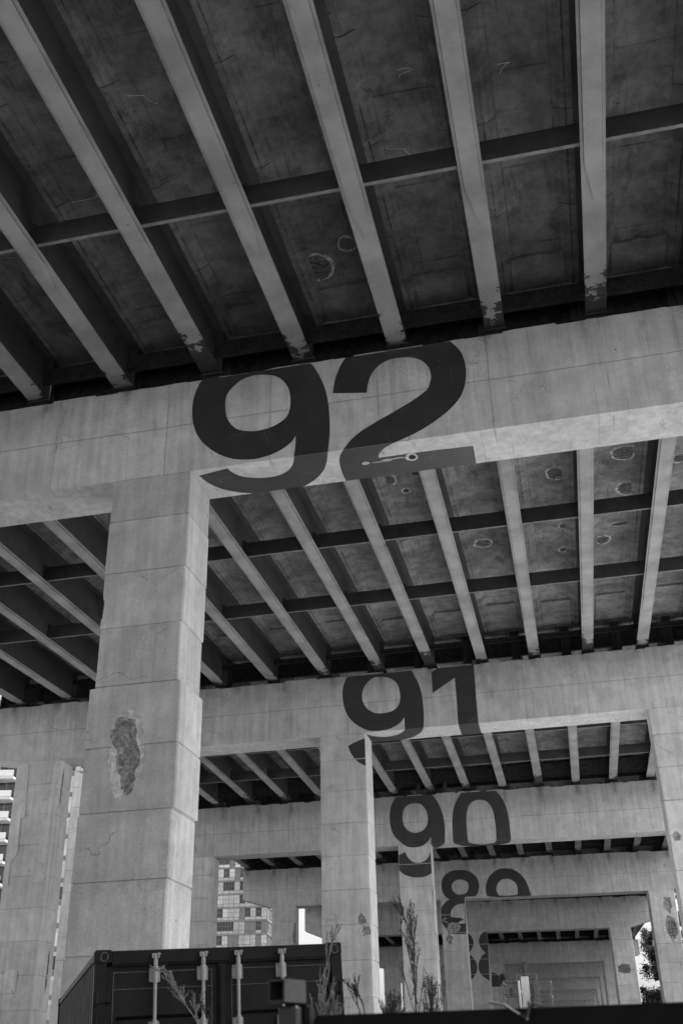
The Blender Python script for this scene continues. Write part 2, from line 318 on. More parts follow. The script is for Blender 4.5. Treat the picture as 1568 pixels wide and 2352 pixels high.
PAINT = [  # bent, kind, surface (F front, S soffit), outline, holes   (metres in the bent's own frame)
 (92,'nine','F','4.561,2.422 4.709,2.174 4.843,1.849 4.929,1.51 4.97,1.184 4.987,0.841 4.989,0.582 4.967,0.254 4.934,0.007 4.916,-0.19 4.893,-0.298 4.848,-0.427 4.748,-0.559 4.595,-0.683 4.355,-0.793 4.072,-0.835 3.744,-0.835 3.391,-0.802 3.079,-0.744 2.854,-0.678 2.582,-0.576 2.374,-0.458 2.187,-0.317 2.026,-0.149! 2.677,-0.065! 2.771,-0.168 2.91,-0.264 3.069,-0.344 3.294,-0.398 3.518,-0.432 3.739,-0.434 3.916,-0.402 4.07,-0.319 4.154,-0.195 4.18,-0.074 4.185,0.039 4.209,0.199 4.22,0.376 4.218,0.53! 4.135,0.39 3.956,0.253 3.733,0.149 3.509,0.096 3.285,0.073 3.058,0.096 2.83,0.147 2.598,0.248 2.363,0.407 2.121,0.64 1.972,0.849 1.867,1.078 1.809,1.302 1.778,1.577 1.781,1.85 1.819,2.064 1.893,2.273 1.959,2.401 2.179,2.614 2.629,2.842 3.466,2.883 4.177,2.691',['3.428,2.316 3.64,2.261 3.805,2.175 3.946,2.026 4.039,1.858 4.086,1.66 4.098,1.443 4.083,1.259 4.031,1.096 3.929,0.982 3.771,0.891 3.589,0.829 3.384,0.804 3.224,0.812 3.039,0.851 2.876,0.923 2.757,1.035 2.659,1.184 2.603,1.327 2.572,1.548 2.566,1.712 2.589,1.872 2.656,2.011 2.771,2.128 2.91,2.242 3.05,2.3 3.239,2.329']),
 (92,'nine','S','5.353,-3.135 5.41,-2.863 5.435,-2.492 5.416,-2.086 5.357,-1.677 5.268,-1.223 5.188,-0.863 5.056,-0.387 4.937,-0.011 4.846,0.301 4.781,0.476 4.684,0.689 4.527,0.913 4.313,1.126 4.007,1.32 3.683,1.397 3.33,1.396 2.969,1.338 2.669,1.234 2.469,1.119 2.244,0.941 2.1,0.741 1.994,0.507 1.935,0.235! 2.641,0.101! 2.679,0.265 2.766,0.421 2.886,0.551 3.089,0.641 3.302,0.698 3.531,0.701 3.73,0.647 3.928,0.51 4.069,0.308 4.149,0.116 4.201,-0.06 4.292,-0.305 4.374,-0.567 4.432,-0.79! 4.297,-0.587 4.066,-0.385 3.801,-0.229 3.555,-0.148 3.321,-0.113 3.107,-0.148 2.908,-0.227 2.734,-0.378 2.589,-0.612 2.484,-0.946 2.455,-1.233 2.478,-1.539 2.54,-1.827 2.65,-2.168 2.783,-2.493 2.913,-2.739 3.069,-2.973 3.18,-3.112 3.449,-3.339 3.903,-3.575 4.592,-3.616 5.111,-3.419',[]),
 (92,'two','F','5.358,2.388 5.263,2.235 5.191,2.057 5.131,1.877 5.093,1.668 5.07,1.506! 5.838,1.383! 5.861,1.556 5.905,1.736 5.966,1.873 6.061,2.004 6.199,2.114 6.382,2.184 6.561,2.196 6.761,2.175 6.936,2.12 7.065,2.046 7.169,1.932 7.238,1.812 7.272,1.645 7.27,1.513 7.233,1.374 7.182,1.252 7.102,1.175 6.966,1.082 6.765,0.962 6.541,0.846 6.319,0.735 6.075,0.617 5.874,0.51 5.697,0.413 5.541,0.299 5.406,0.169 5.305,0.035 5.226,-0.09 5.186,-0.233 5.198,-0.383 5.248,-0.587 5.328,-0.818 5.377,-1.018! 8.075,-0.999! 8.068,-0.792! 8.042,-0.351! 7.013,-0.327 6.038,-0.326! 6.053,-0.222 6.12,-0.146 6.22,-0.076 6.394,-0.004 6.568,0.054 6.829,0.149 7.047,0.25 7.312,0.407 7.557,0.58 7.762,0.774 7.906,0.98 7.993,1.224 8.034,1.452 8.042,1.688 8.019,1.906 7.968,2.091 7.872,2.272 7.742,2.443 7.63,2.58 6.973,2.793 6.067,2.803 5.558,2.622',[]),
 (92,'two','S','6.009,-3.099 5.894,-2.931 5.789,-2.731 5.692,-2.525 5.604,-2.278 5.539,-2.082! 6.193,-1.929! 6.254,-2.143 6.332,-2.359 6.413,-2.52 6.521,-2.672 6.661,-2.796 6.828,-2.874 6.982,-2.888 7.148,-2.864 7.288,-2.802 7.388,-2.719 7.461,-2.589 7.506,-2.449 7.514,-2.251 7.495,-2.09 7.444,-1.918 7.381,-1.764 7.296,-1.665 7.158,-1.544 6.951,-1.385 6.722,-1.229 6.49,-1.077 6.231,-0.913 6.013,-0.762 5.816,-0.621 5.631,-0.454 5.46,-0.26 5.316,-0.054 5.195,0.141 5.105,0.37 5.064,0.616 5.04,0.961 5.039,1.366 5.015,1.731! 7.966,1.696! 7.982,1.318! 8.005,0.563! 6.95,0.523 5.948,0.521! 5.992,0.352 6.081,0.231 6.2,0.118 6.393,0.007 6.58,-0.084 6.859,-0.229 7.093,-0.381 7.377,-0.612 7.637,-0.861 7.854,-1.131 8.009,-1.409 8.112,-1.727 8.168,-2.015 8.194,-2.302 8.192,-2.559 8.163,-2.77 8.096,-2.972 8.002,-3.157 7.922,-3.303 7.408,-3.525 6.676,-3.535 6.226,-3.348',[]),
 (91,'nine','F','3.909,2.519 4.076,2.25 4.219,1.923 4.318,1.54 4.365,1.125 4.379,0.676 4.363,0.274 4.318,-0.022 4.219,-0.173 4.016,-0.295 3.736,-0.382 3.34,-0.436 2.905,-0.451 2.429,-0.439 2.18,-0.418! 1.964,-0.06! 2.28,-0.175 2.596,-0.234 2.993,-0.236 3.313,-0.175 3.545,-0.035 3.564,0.183 3.572,0.505! 3.416,0.317 3.17,0.157 2.847,0.053 2.527,0.024 2.248,0.036 1.93,0.124 1.634,0.311 1.377,0.536 1.181,0.82 1.059,1.181 1.002,1.56 1.01,1.936 1.091,2.224 1.242,2.485 1.519,2.778 2.475,2.939 3.294,2.857',['2.576,2.334 2.901,2.289 3.14,2.173 3.315,1.989 3.404,1.751 3.439,1.457 3.409,1.172 3.307,0.976 3.12,0.83 2.837,0.765 2.555,0.758 2.316,0.812 2.079,0.965 1.923,1.164 1.841,1.399 1.836,1.649 1.905,1.893 2.034,2.091 2.204,2.243 2.37,2.32']),
 (91,'nine','S','4.877,-6.833 4.932,-6.213 4.948,-5.427 4.906,-4.463 4.804,-3.357 4.651,-2.084 4.477,-0.871 4.309,0.072 4.143,0.57 3.88,0.98 3.55,1.279 3.112,1.466 2.653,1.519 2.167,1.477 1.922,1.405! 1.927,0.197! 2.175,0.578 2.462,0.775 2.865,0.78 3.223,0.577 3.528,0.115 3.652,-0.587 3.808,-1.578! 3.57,-1.004 3.25,-0.505 2.875,-0.17 2.54,-0.078 2.269,-0.116 2.005,-0.397 1.828,-0.986 1.717,-1.672 1.701,-2.502 1.798,-3.511 1.959,-4.515 2.166,-5.461 2.381,-6.152 2.635,-6.756 2.997,-7.409 3.843,-7.758 4.48,-7.581',[]),
 (91,'ninetail','F','1.959,-0.208! 1.474,-0.367 1.182,-0.495! 1.245,-0.699 1.379,-0.947 1.571,-1.178 1.765,-1.311 1.94,-1.41!',[]),
 (91,'one','F','4.798,2.326! 4.789,1.413! 5.751,1.995! 5.758,1.118 5.748,0.033! 5.863,-0.439! 5.929,-0.731! 6.728,-0.798! 6.646,-0.42! 6.56,0.021! 6.555,1.044 6.575,2.484! 6.58,2.947! 5.444,2.851! 5.058,2.489!',[]),
 (91,'one','S','5.566,-6.39! 5.287,-4.133! 6.295,-5.603! 6.082,-3.339 5.758,-0.106! 5.723,1.479! 5.695,2.519! 6.525,2.764! 6.539,1.41! 6.565,-0.069! 6.799,-3.135 7.097,-6.754! 7.18,-7.775! 6.236,-7.569! 5.828,-6.765!',[]),
 (90,'nine','F','2.041,2.815 2.293,2.569 2.488,2.222 2.649,1.737 2.737,1.26 2.753,0.792 2.734,0.375 2.676,0.009 2.573,-0.101 2.353,-0.203 2.064,-0.27! 1.914,-0.018! 1.925,0.397! 1.809,0.218 1.533,-0.02 1.265,-0.121 0.882,-0.146 0.597,-0.098 0.424,-0.015 0.179,0.17 -0.143,0.491 -0.319,0.875 -0.407,1.304 -0.403,1.731 -0.336,2.156 -0.172,2.53 0.085,2.804 0.369,3.076 1.356,3.207',['1.113,2.345 1.354,2.301 1.542,2.185 1.721,1.935 1.8,1.646 1.807,1.362 1.742,1.084 1.585,0.859 1.361,0.722 1.07,0.669 0.784,0.727 0.552,0.895 0.396,1.163 0.338,1.449 0.364,1.78 0.465,2.059 0.645,2.24 0.869,2.331']),
 (90,'nine','S','3.078,-11.651 3.211,-10.809 3.271,-9.576 3.262,-7.749 3.189,-5.824 3.046,-3.791 2.878,-1.855 2.679,-0.044 2.532,0.518 2.265,1.055 1.939,1.41! 1.905,0.093! 2.104,-1.962! 1.911,-1.095 1.523,0.103 1.202,0.622 0.8,0.753 0.541,0.504 0.416,0.074 0.281,-0.857 0.156,-2.406 0.211,-4.163 0.366,-6.006 0.591,-7.724 0.855,-9.336 1.161,-10.676 1.487,-11.612 1.822,-12.512 2.651,-12.933',[]),
 (90,'ninetail','F','0.407,-0.364! 0.026,-0.536! 0.01,-1.356! 0.237,-1.57 0.561,-1.722 0.934,-1.799 1.263,-1.802 1.548,-1.749 1.877,-1.595! 1.895,-0.864! 1.886,-0.247! 1.81,-0.54 1.679,-0.761 1.504,-0.911 1.262,-1.003 0.978,-0.997 0.746,-0.894 0.566,-0.702 0.457,-0.513',[]),
 (90,'zero','F','5.779,2.827 6.038,2.524 6.239,2.132 6.363,1.7 6.431,1.182 6.442,0.717 6.444,0.257 6.427,-0.062 6.3,-0.169 6.062,-0.225 5.639,-0.27 4.937,-0.286 4.235,-0.27 3.676,-0.207 3.354,-0.098 3.184,0.027 3.18,0.442 3.19,0.906 3.223,1.372 3.335,1.932 3.506,2.302 3.75,2.669 3.96,2.895 4.267,3.116 5.469,3.111',['4.921,2.309 5.2,2.22 5.399,2.042 5.52,1.798 5.589,1.512 5.626,1.136 5.649,0.763 5.635,0.303 5.606,-0.017 5.464,-0.137 5.133,-0.182 4.758,-0.189 4.387,-0.141 4.111,-0.062 4.027,0.071 4.006,0.395 4.004,0.859 4.031,1.324 4.111,1.743 4.228,2.019 4.436,2.22 4.682,2.3']),
 (90,'zero','S','6.111,-11.69 6.295,-10.654 6.432,-9.247 6.507,-7.605 6.529,-5.493 6.503,-3.455 6.467,-1.283 6.421,0.321 6.283,0.877 6.035,1.168 5.596,1.407 4.874,1.493 4.16,1.409 3.609,1.076 3.32,0.503 3.193,-0.135 3.334,-2.176 3.492,-4.302 3.662,-6.289 3.913,-8.499 4.15,-9.866 4.434,-11.154 4.65,-11.918 4.935,-12.641 5.891,-12.623',['5.681,-1.507 5.603,0.085 5.441,0.706 5.096,0.945 4.714,0.98 4.35,0.728 4.094,0.316 4.048,-0.363 4.117,-1.953']),
 (89,'eight','F','1.673,2.042 2.049,1.993 2.416,1.839 2.68,1.599 2.867,1.296 2.945,0.932 2.905,0.619 2.789,0.355 2.632,0.147! 1.833,0.119! 1.812,-0.76! 1.739,-2.426! 1.43,-2.428 0.647,-2.376 0.428,-2.194 0.323,-2.038 0.09,-1.702 -0.017,-1.347 -0.013,-0.995 0.046,-0.599 0.178,-0.382 0.429,-0.148 0.698,-0.003! 0.428,0.187 0.279,0.418 0.179,0.692 0.166,1.054 0.251,1.413 0.462,1.722 0.81,1.935 1.197,2.032',['1.574,1.354 1.854,1.305 2.078,1.15 2.164,0.921 2.137,0.697 2.026,0.477 1.828,0.351 1.542,0.297 1.263,0.34 1.041,0.52 0.925,0.75 0.932,0.975 1.041,1.174 1.288,1.321', '1.773,-0.36! 1.494,-0.339 1.209,-0.403 0.964,-0.548 0.785,-0.762 0.71,-1.024 0.727,-1.244 0.801,-1.511 1.024,-1.651 1.391,-1.709 1.735,-1.701!']),
 (89,'nine','F','5.071,2.004 5.44,1.937 5.796,1.753 6.095,1.468 6.336,1.096 6.484,0.731 6.58,0.325 6.607,0.013 6.166,-0.101 5.244,-0.062 3.86,0.042 3.54,0.109 3.421,0.194 3.401,0.508 3.42,0.776 3.508,1.087 3.676,1.396 3.91,1.657 4.261,1.891 4.647,1.996',['4.954,1.271 5.23,1.222 5.45,1.091 5.618,0.904 5.707,0.631 5.713,0.363 5.674,0.164 5.538,0.103 5.026,0.081 4.424,0.107 4.289,0.157 4.194,0.384 4.181,0.608 4.248,0.829 4.42,1.069 4.669,1.225']),
 (88,'eight','F','-0.07,-0.032! 0.13,-0.093 0.375,-0.32 0.524,-0.653 0.538,-0.981 0.409,-1.357 0.118,-1.728! -0.209,-1.826!',[]),
 (88,'eight','F','-0.093,-1.83! 0.159,-1.945 0.455,-2.223 0.656,-2.605 0.723,-2.981 0.636,-3.405 0.388,-3.769 0.107,-4.052 -0.276,-4.173!',[]),
 (88,'eight','F','1.885,0.11! 1.445,-0.107 1.153,-0.454 1.052,-0.833 1.119,-1.216 1.323,-1.548 1.589,-1.826! 1.282,-2.032 1.024,-2.347 0.861,-2.771 0.846,-3.091 0.93,-3.466 1.19,-3.792 1.73,-4.176! 1.83,-2.049!',[]),
 (87,'seven','F','0.418,-0.828! 0.805,-0.904 1.137,-1.177 1.424,-1.546 1.761,-1.752! 1.897,-1.296! 2.196,-1.304! 2.109,-2.35! 0.287,-2.303!',[]),
]

WORDS = {93: 'bare portal frame standing behind the viewer', 92: 'nearest concrete portal frame with a huge 92 painted across its cap beam',
 91: 'second concrete portal frame, painted with a large 91', 90: 'third concrete portal frame, painted with a large 90 running down its middle column',
 89: 'fourth concrete portal frame, painted 89, with badly spalled middle column', 88: 'fifth concrete portal frame, with a large 88 painted down its middle column',
 87: 'shaded sixth portal frame beyond the 88 one, dark paint on its middle column', 86: 'shaded seventh portal frame just beyond the dark sixth one', 85: 'eighth portal frame, far down the dark row', 84: 'ninth portal frame, far down the dark row',
 83: 'tenth portal frame, far down the dark row', 82: 'eleventh portal frame, far down the dark row', 81: 'last and farthest portal frame closing the dark row'}
BO = {}

def column_bm(u0, u1, v1, zb, rng, offs=None, plain_top=0):
    bm = bmesh.new(); c = .03
    joints = []; z = zb - 1.06
    while z > .4: joints.append(z); z -= 1.26
    tops = [zb] + joints; bots = joints + [-.6]
    rings = []
    def ring(zz, du0, du1, dv0, dv1, ins):
        a0, a1, b0, b1 = u0 + du0 + ins, u1 + du1 - ins, dv0 + ins, v1 + dv1 - ins
        # subdivided cross-section so faces stay reasonably small
        pts = [(a0 + c, b0), (a1 - c, b0), (a1, b0 + c), (a1, b1 - c), (a1 - c, b1), (a0 + c, b1), (a0, b1 - c), (a0, b0 + c)]
        return [bm.verts.new((x, y, zz)) for x, y in pts]
    for i, (t, b) in enumerate(zip(tops, bots)):
        j = lambda: 0 if i < plain_top else rng.uniform(-.010, .010)
        du0, du1, dv0, dv1 = j(), j(), (0 if i < plain_top else rng.uniform(-.008, .006)), j()
        if i == 0: dv0 = 0
        if offs and i < len(offs): du0 += offs[i][0]; du1 += offs[i][1]
        elif offs: du0 += offs[-1][0]; du1 += offs[-1][1]
        g = .021
        if i: rings.append(ring(t - g * .6, du0, du1, dv0, dv1, .03)); rings.append(ring(t - g, du0, du1, dv0, dv1, 0))
        else: rings.append(ring(t, du0, du1, dv0, dv1, .022)); rings.append(ring(t - g * .7, du0, du1, dv0, dv1, .022)); rings.append(ring(t - g * 1.1, du0, du1, dv0, dv1, 0))
        rings.append(ring(b + g, du0, du1, dv0, dv1, 0)); rings.append(ring(b + g * .6, du0, du1, dv0, dv1, .03))
    for A, B_ in zip(rings, rings[1:]):
        for k in range(8): bm.faces.new((A[k], A[(k + 1) % 8], B_[(k + 1) % 8], B_[k]))
    bm.faces.new(rings[0]); bm.faces.new(rings[-1][::-1])
    return bm

def spall(col, c, half, seed, mat='rubble', blob=.35, rim=False):
    if rim is False and min(half[0], half[2]) > .14 and mat == 'rubble': spall(col, c, (half[0] * 1.22, half[1] * .30, half[2] * 1.10), seed, 'rim', blob, True)
    """bite a rough hollow into a column (centre and half sizes in the bent's frame)"""
    bm = bmesh.new(); bmesh.ops.create_icosphere(bm, subdivisions=5, radius=1)
    for v in bm.verts:
        n = mnoise.noise(v.co * 1.7 + Vector((seed, 0, 0))) * blob + mnoise.noise(v.co * 5 + Vector((seed, 3, 0))) * blob * .35
        q = v.co * (1 + n); q = Vector((q.x * half[0], q.y * half[1], q.z * half[2]))
        am = min(1, 3 * min(half[0], half[2])) if rim is True else min(1, 3 * min(half)) * (.35 if rim is True else (1 if min(half) > .065 else .3)); q += (mnoise.noise_vector(q * 14 + Vector((seed, 9, 0))) * .02 + mnoise.noise_vector(q * 34 + Vector((seed, 9, 0))) * .007) * am
        v.co = q + Vector(c)
    me = bpy.data.meshes.new('cut'); bmesh.ops.recalc_face_normals(bm, faces=bm.faces); bm.to_mesh(me); bm.free(); me.materials.append(MT[mat])
    co = bpy.data.objects.new('cut', me); COL.objects.link(co)
    co.matrix_world = Matrix.Identity(4); keepp = col.parent; col.parent = None
    md = col.modifiers.new('b', 'BOOLEAN'); md.operation = 'DIFFERENCE'; md.object = co; md.solver = 'EXACT'; md.material_mode = 'TRANSFER'
    def box_of(m): return [f(v.co[i] for v in m.vertices) for i in range(3) for f in (min, max)] if m.vertices else [9e9] * 6
    def vol(m):
        b_ = bmesh.new(); b_.from_mesh(m); v_ = abs(b_.calc_volume()); b_.free(); return v_
    b0 = box_of(col.data); v0 = vol(col.data); ok = False
    for use_self, nudge in ((False, 0), (False, .0037), (True, 0), (True, .0061)):
        md.use_self = use_self; co.location = (nudge, nudge, nudge * 1.7)
        bpy.context.view_layer.update()
        nm = bpy.data.meshes.new_from_object(col.evaluated_get(bpy.context.evaluated_depsgraph_get()))
        v1 = vol(nm)
        if max(abs(p - q) for p, q in zip(b0, box_of(nm))) < .03 and v0 - .6 < v1 < v0 - 1e-5: ok = True; break
    col.modifiers.clear()
    if ok: col.data = nm
    else: print('SPALL FAILED', c, v0, v1)
    col.parent = keepp; nm = col.data
    bpy.data.objects.remove(co)
    a = nm.attributes.get('tone')
    if a:
        for i, p in enumerate(nm.polygons):
            if a.data[i].value < .5: a.data[i].value = 1.

def rebar_grid(parent, u0, u1, z0, z1, v, nu, nz):
    bm = bmesh.new()
    for i in range(nu):
        u = u0 + (u1 - u0) * (i + .5) / nu; tube(bm, [(u + .01, v, z0), (u, v + .006, (z0 + z1) / 2), (u - .01, v, z1)], .013, 6)
    for i in range(nz):
        z = z0 + (z1 - z0) * (i + .5) / nz; tube(bm, [(u0, v - .02, z), (u1, v - .02, z + .01)], .012, 6)
    obj('rebar', bm, MT['rebar'], parent)

def paint_obj(b, ch, sf, outline, holes, parent, zb, D, joints):
    rings = [smooth_outline(outline)] + [smooth_outline(h) for h in holes]
    flat = [q for r in rings for q in r]
    tris = tessellate_polygon([[Vector((x, y, 0)) for x, y in r] for r in rings])
    bm = bmesh.new(); vs = [bm.verts.new((x, y, 0)) for x, y in flat]
    for t in tris:
        try: bm.faces.new([vs[i] for i in t])
        except ValueError: pass
    def cut(co, no):   # removes the side the normal points to
        bmesh.ops.bisect_plane(bm, geom=bm.verts[:] + bm.edges[:] + bm.faces[:], plane_co=co, plane_no=no, clear_outer=True)
    x_, y_, z_, ph, H, D_, w, A, C_ = BENT[b]
    if sf == 'F':
        cut((0, H - .004, 0), (0, 1, 0))
        only_col = ch == 'ninetail' or b in (88, 87)
        if b in (92, 91) and ch != 'ninetail' or (b == 90 and ch == 'zero') or (b == 89 and ch == 'nine'): cut((0, 0, 0), (0, -1, 0))
        if only_col:
            cut((w - .02, 0, 0), (1, 0, 0)); cut((.02, 0, 0), (-1, 0, 0)); cut((0, -.003, 0), (0, 1, 0))
        if b in (90, 89) and ch in ('nine', 'eight') and not (b == 89 and ch == 'nine'):
            # below the soffit only the column's face carries paint: split into the two zones
            bm2 = bm.copy()
            cut((0, 0, 0), (0, -1, 0))
            for co, no in (((w - .02, 0, 0), (1, 0, 0)), ((.02, 0, 0), (-1, 0, 0)), ((0, -.003, 0), (0, 1, 0))):
                bmesh.ops.bisect_plane(bm2, geom=bm2.verts[:] + bm2.edges[:] + bm2.faces[:], plane_co=co, plane_no=no, clear_outer=True)
            me = bpy.data.meshes.new('t'); bm2.to_mesh(me); bm2.free(); bm.from_mesh(me)
        for j in joints:   # leave the pour joints bare
            z = j - zb
            for s in (-1, 1):
                bmesh.ops.bisect_plane(bm, geom=bm.verts[:] + bm.edges[:] + bm.faces[:], plane_co=(0, z + s * .018, 0), plane_no=(0, 1, 0))
            kill = [f for f in bm.faces if abs(f.calc_center_median().y - z) < .0175]
            bmesh.ops.delete(bm, geom=kill, context='FACES')
        lost = {89: [(.86, -1.42, .66, .20), (.85, -1.95, .46, .36), (.5, -2.72, .21, .36)], 87: [(1.5, -1.6, .32, .7)]}.get(b, [])
        if lost and ch != 'nine':                      # the paint has gone where the concrete has fallen away
            for k in range(46):
                bmesh.ops.bisect_plane(bm, geom=bm.verts[:] + bm.edges[:] + bm.faces[:], plane_co=(k * .041, 0, 0), plane_no=(1, 0, 0))
            for k in range(46):
                bmesh.ops.bisect_plane(bm, geom=bm.verts[:] + bm.edges[:] + bm.faces[:], plane_co=(0, -1.0 - k * .045, 0), plane_no=(0, 1, 0))
            def gone(q): return any(((q.x - a) / (r1 * 1.04)) ** 2 + ((q.y - c) / (r2 * 1.04)) ** 2 < 1 + .5 * mnoise.noise(Vector((q.x * 6, q.y * 6, 1))) for a, c, r1, r2 in lost)
            bmesh.ops.delete(bm, geom=[f for f in bm.faces if gone(f.calc_center_median())], context='FACES')
        for v in bm.verts: v.co = Vector((v.co.x, -.004, v.co.y + zb))
    else:
        cut((0, .0, 0), (0, -1, 0)); cut((0, D_ - .003, 0), (0, 1, 0))
        for v in bm.verts: v.co = Vector((v.co.x, v.co.y, zb - .004))
    if not bm.faces: bm.free(); return
    # give the coat of paint a hair of thickness is needless: it lies on the concrete
    o = obj('painted_number', bm, MT['paint'], parent, keep=True)
    return o

rnd = random.Random(11)
for b, (x, y, zb, ph, H, D, w, uA, uC) in BENT.items():
    T = thing('portal_frame', WORDS[b], 'bridge pier', (x, y, 0), ph, 'numbered portal frames under the expressway'); BO[b] = T
    bm = bmesh.new(); ul = U_LEFT - (1.9 if b in (92, 91) else 0) + (.1 if b == 89 else 0); ur = U_RIGHT + (.8 if b == 90 else 0)
    prof = [(ul, .62), (uA - .02, 0), (uC + w + .02, 0), (ur, .6), (ur, H), (ul, H)]
    # beam body cut into short lengths so joints can differ a little in tone
    prism(bm, [(a, zb + c) for a, c in prof], lambda a, c, t: Vector((a, t, c)), D)
    u = ul + .1
    while u < ur - 1:                                  # levelling mortar and broken edges on top
        L = rnd.uniform(.5, 1.9); h = rnd.uniform(.035, .085); v0 = rnd.uniform(.012, .05)
        if u + L < ur:
            o_ = [(u, zb + H), (u + L, zb + H)]
            n = max(2, int(L / .25)); top = [(u + L - L * i / n, zb + H + h + rnd.uniform(-.015, .01)) for i in range(n + 1)]
            prism(bm, o_ + top, lambda a, c, t: Vector((a, v0 + t, c)), D - .1)
        u += L + rnd.uniform(.05, .9)
    g0 = {92: 4.13 + .22, 91: 4.53 + .22}.get(b, 3.97 + .22)
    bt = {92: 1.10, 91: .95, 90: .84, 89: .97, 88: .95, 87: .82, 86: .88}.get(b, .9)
    obj('cap_beam', bm, MT['beam'], T, tone=lambda p: bt, zb=zb, g0=g0)
    cols = {}
    for nm, u0 in (('A', uA), ('B', 0), ('C', uC)):
        offs = [(0, 0), (0, 0), (.0, 0), (.02, -.03), (-.07, .05), (-.07, .05), (-.075, -.01), (-.08, -.01), (-.08, 0)] if (b, nm) == (92, 'B') else None
        pt = 12 if (nm == 'B' and b in (90, 89, 88, 87)) else 0
        if (b, nm) == (91, 'B'): pt = 3
        cb = column_bm(u0, u0 + w, D - .02, zb, rnd, offs, pt)
        tn = {}
        def tone(p, tn=tn, zb=zb, bt=bt, b=b, u0=u0):
            k = round((zb - 1.06 - p.center[2]) / 1.26 + .5)
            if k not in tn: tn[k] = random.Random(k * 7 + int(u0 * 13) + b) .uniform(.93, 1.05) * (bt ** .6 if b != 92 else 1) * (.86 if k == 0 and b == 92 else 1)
            return tn[k]
        cols[nm] = obj('column', cb, MT['col'], T, tone=tone)
    joints = [zb - 1.06 - 1.26 * k for k in range(10)]
    for pb, ch, sf, o_, hs in PAINT:
        if pb == b:
            q = paint_obj(b, ch, sf, o_, hs, T, zb, D, joints if ch == 'ninetail' or b in (90, 89, 88, 87) else [])
    cA, cB, cC = cols['A'], cols['B'], cols['C']
    if b == 92:
        spall(cB, (.81, 0, zb - 6.18), (.39, .03, .88), 3.0, 'rim', .16, True); spall(cB, (.74, 0, zb - 5.84), (.26, .10, .36), 2.0, blob=.2, rim=None); spall(cB, (.84, 0, zb - 6.27), (.255, .09, .45), 5.3, blob=.2, rim=None); spall(cB, (.89, 0, zb - 6.74), (.165, .075, .30), 6.6, blob=.22, rim=None)
        spall(cB, (-.03, .0, zb - 3.1), (.09, .12, .42), 8.1, 'rubble'); spall(cB, (-.05, .05, zb - 4.3), (.08, .1, .40), 3.1, 'rubble')
        bm = bmesh.new()                                # old core hole and filler patches on the soffit under the 2
        for cu, cv, ru, rv, m in ((6.65, .67, .14, .155, 0), (6.66, .67, .085, .09, 1), (6.09, .66, .12, .05, 0), (6.3, .64, .22, .02, 0), (5.9, .69, .14, .014, 0), (5.63, .67, .09, .06, 0)):
            pts = jag([(cu + ru * cos(t * pi / 8), cv + rv * sin(t * pi / 8)) for t in range(16)], .02, .04, cu)
            prism(bm, pts, lambda a, c, t, z=(.007 if m == 0 else .009): Vector((a, c, zb - z + t)), .004, m)
        obj('filler_patch', bm, [MT['pier'], MT['bearing']], T)
    if b == 91:
        spall(cA, (uA + w, .55, zb - 1.2), (.07, .07, .85), 4.0); spall(cA, (uA + w, 1.0, zb - 8.4), (.07, .1, .85), 6.0)
        spall(cA, (-12.95, 0, zb - 8.75), (.17, .08, .28), 7.7)
        spall(cB, (1.55, 0, zb - 7.2), (.17, .06, .2), 1.2); spall(cB, (1.7, 0, zb - 7.6), (.17, .06, .2), 9.2)
        spall(cC, (13.45, 0, zb - 4.88), (.15, .05, .17), 3.3)
        for nm, pts in (('patch_plate', [(-13.53, -.07), (-13.01, -.15), (-12.96, -1.03), (-12.89, -2.42), (-13.09, -2.46), (-13.01, -3.76), (-13.04, -3.94), (-13.31, -4.28), (-13.27, -5.12), (-13.53, -5.13)]),
                        ('patch_plate', [(-11.65, -.1), (-11.84, -.26), (-11.79, -1.04), (-12.11, -1.44), (-12.1, -1.74), (-11.86, -1.77), (-11.82, -2.4), (-12.02, -2.82), (-12.11, -3.77), (-12.16, -4.65), (-12.33, -5.12), (-11.65, -5.14)]),
                        ('patch_plate', [(-13.3, -8.54), (-13.0, -8.54), (-12.75, -8.39), (-12.39, -8.42), (-12.4, -9.24), (-13.3, -9.25)])):
            for j in joints:   # plates stop at each joint
                z = j - zb
            bm = bmesh.new(); prism(bm, [(a, zb + c) for a, c in pts[::-1]], lambda a, c, t: Vector((a, -.045 + t, c)), .044)
            obj(nm, bm, MT['col'], T)
    if b == 90: spall(cB, (w, 0, zb - 2.72), (.10, .12, .36), 5.5); spall(cB, (w, .5, zb - 5.2), (.06, .2, .6), 2.5)
    if b == 89:
        spall(cB, (.86, 0, zb - 1.42), (.66, .13, .20), 1.7, 'rubble_dark'); spall(cB, (.85, 0, zb - 1.95), (.46, .10, .36), 6.7); spall(cB, (.5, 0, zb - 2.72), (.21, .09, .36), 3.7)
        rebar_grid(T, .3, 1.45, zb - 1.6, zb - 1.25, .045, 8, 2)
        spall(cC, (16.2, 0, zb - 1.0), (.30, .11, .55), 2.2); spall(cC, (16.2, 0, zb - 2.6), (.40, .12, .80), 4.4)
        rebar_grid(T, 15.95, 16.55, zb - 3.2, zb - 2.1, .045, 3, 5)
        spall(cA, (uA + w, 0, zb - 1.9), (.20, .2, .75), 8.2)
    if b == 88:
        spall(cC, (13.8, 0, zb - 3.5), (.62, .11, .42), 6.1); rebar_grid(T, 13.25, 14.3, zb - 3.85, zb - 3.2, .045, 6, 3)
        spall(cB, (w, .3, zb - 3.6), (.08, .25, .5), 6.6)
    if b == 87:
        spall(cB, (1.5, 0, zb - 1.6), (.32, .12, .7), 9.9, 'rubble_dark'); rebar_grid(T, 1.3, 1.8, zb - 2.2, zb - 1.3, .045, 3, 5)

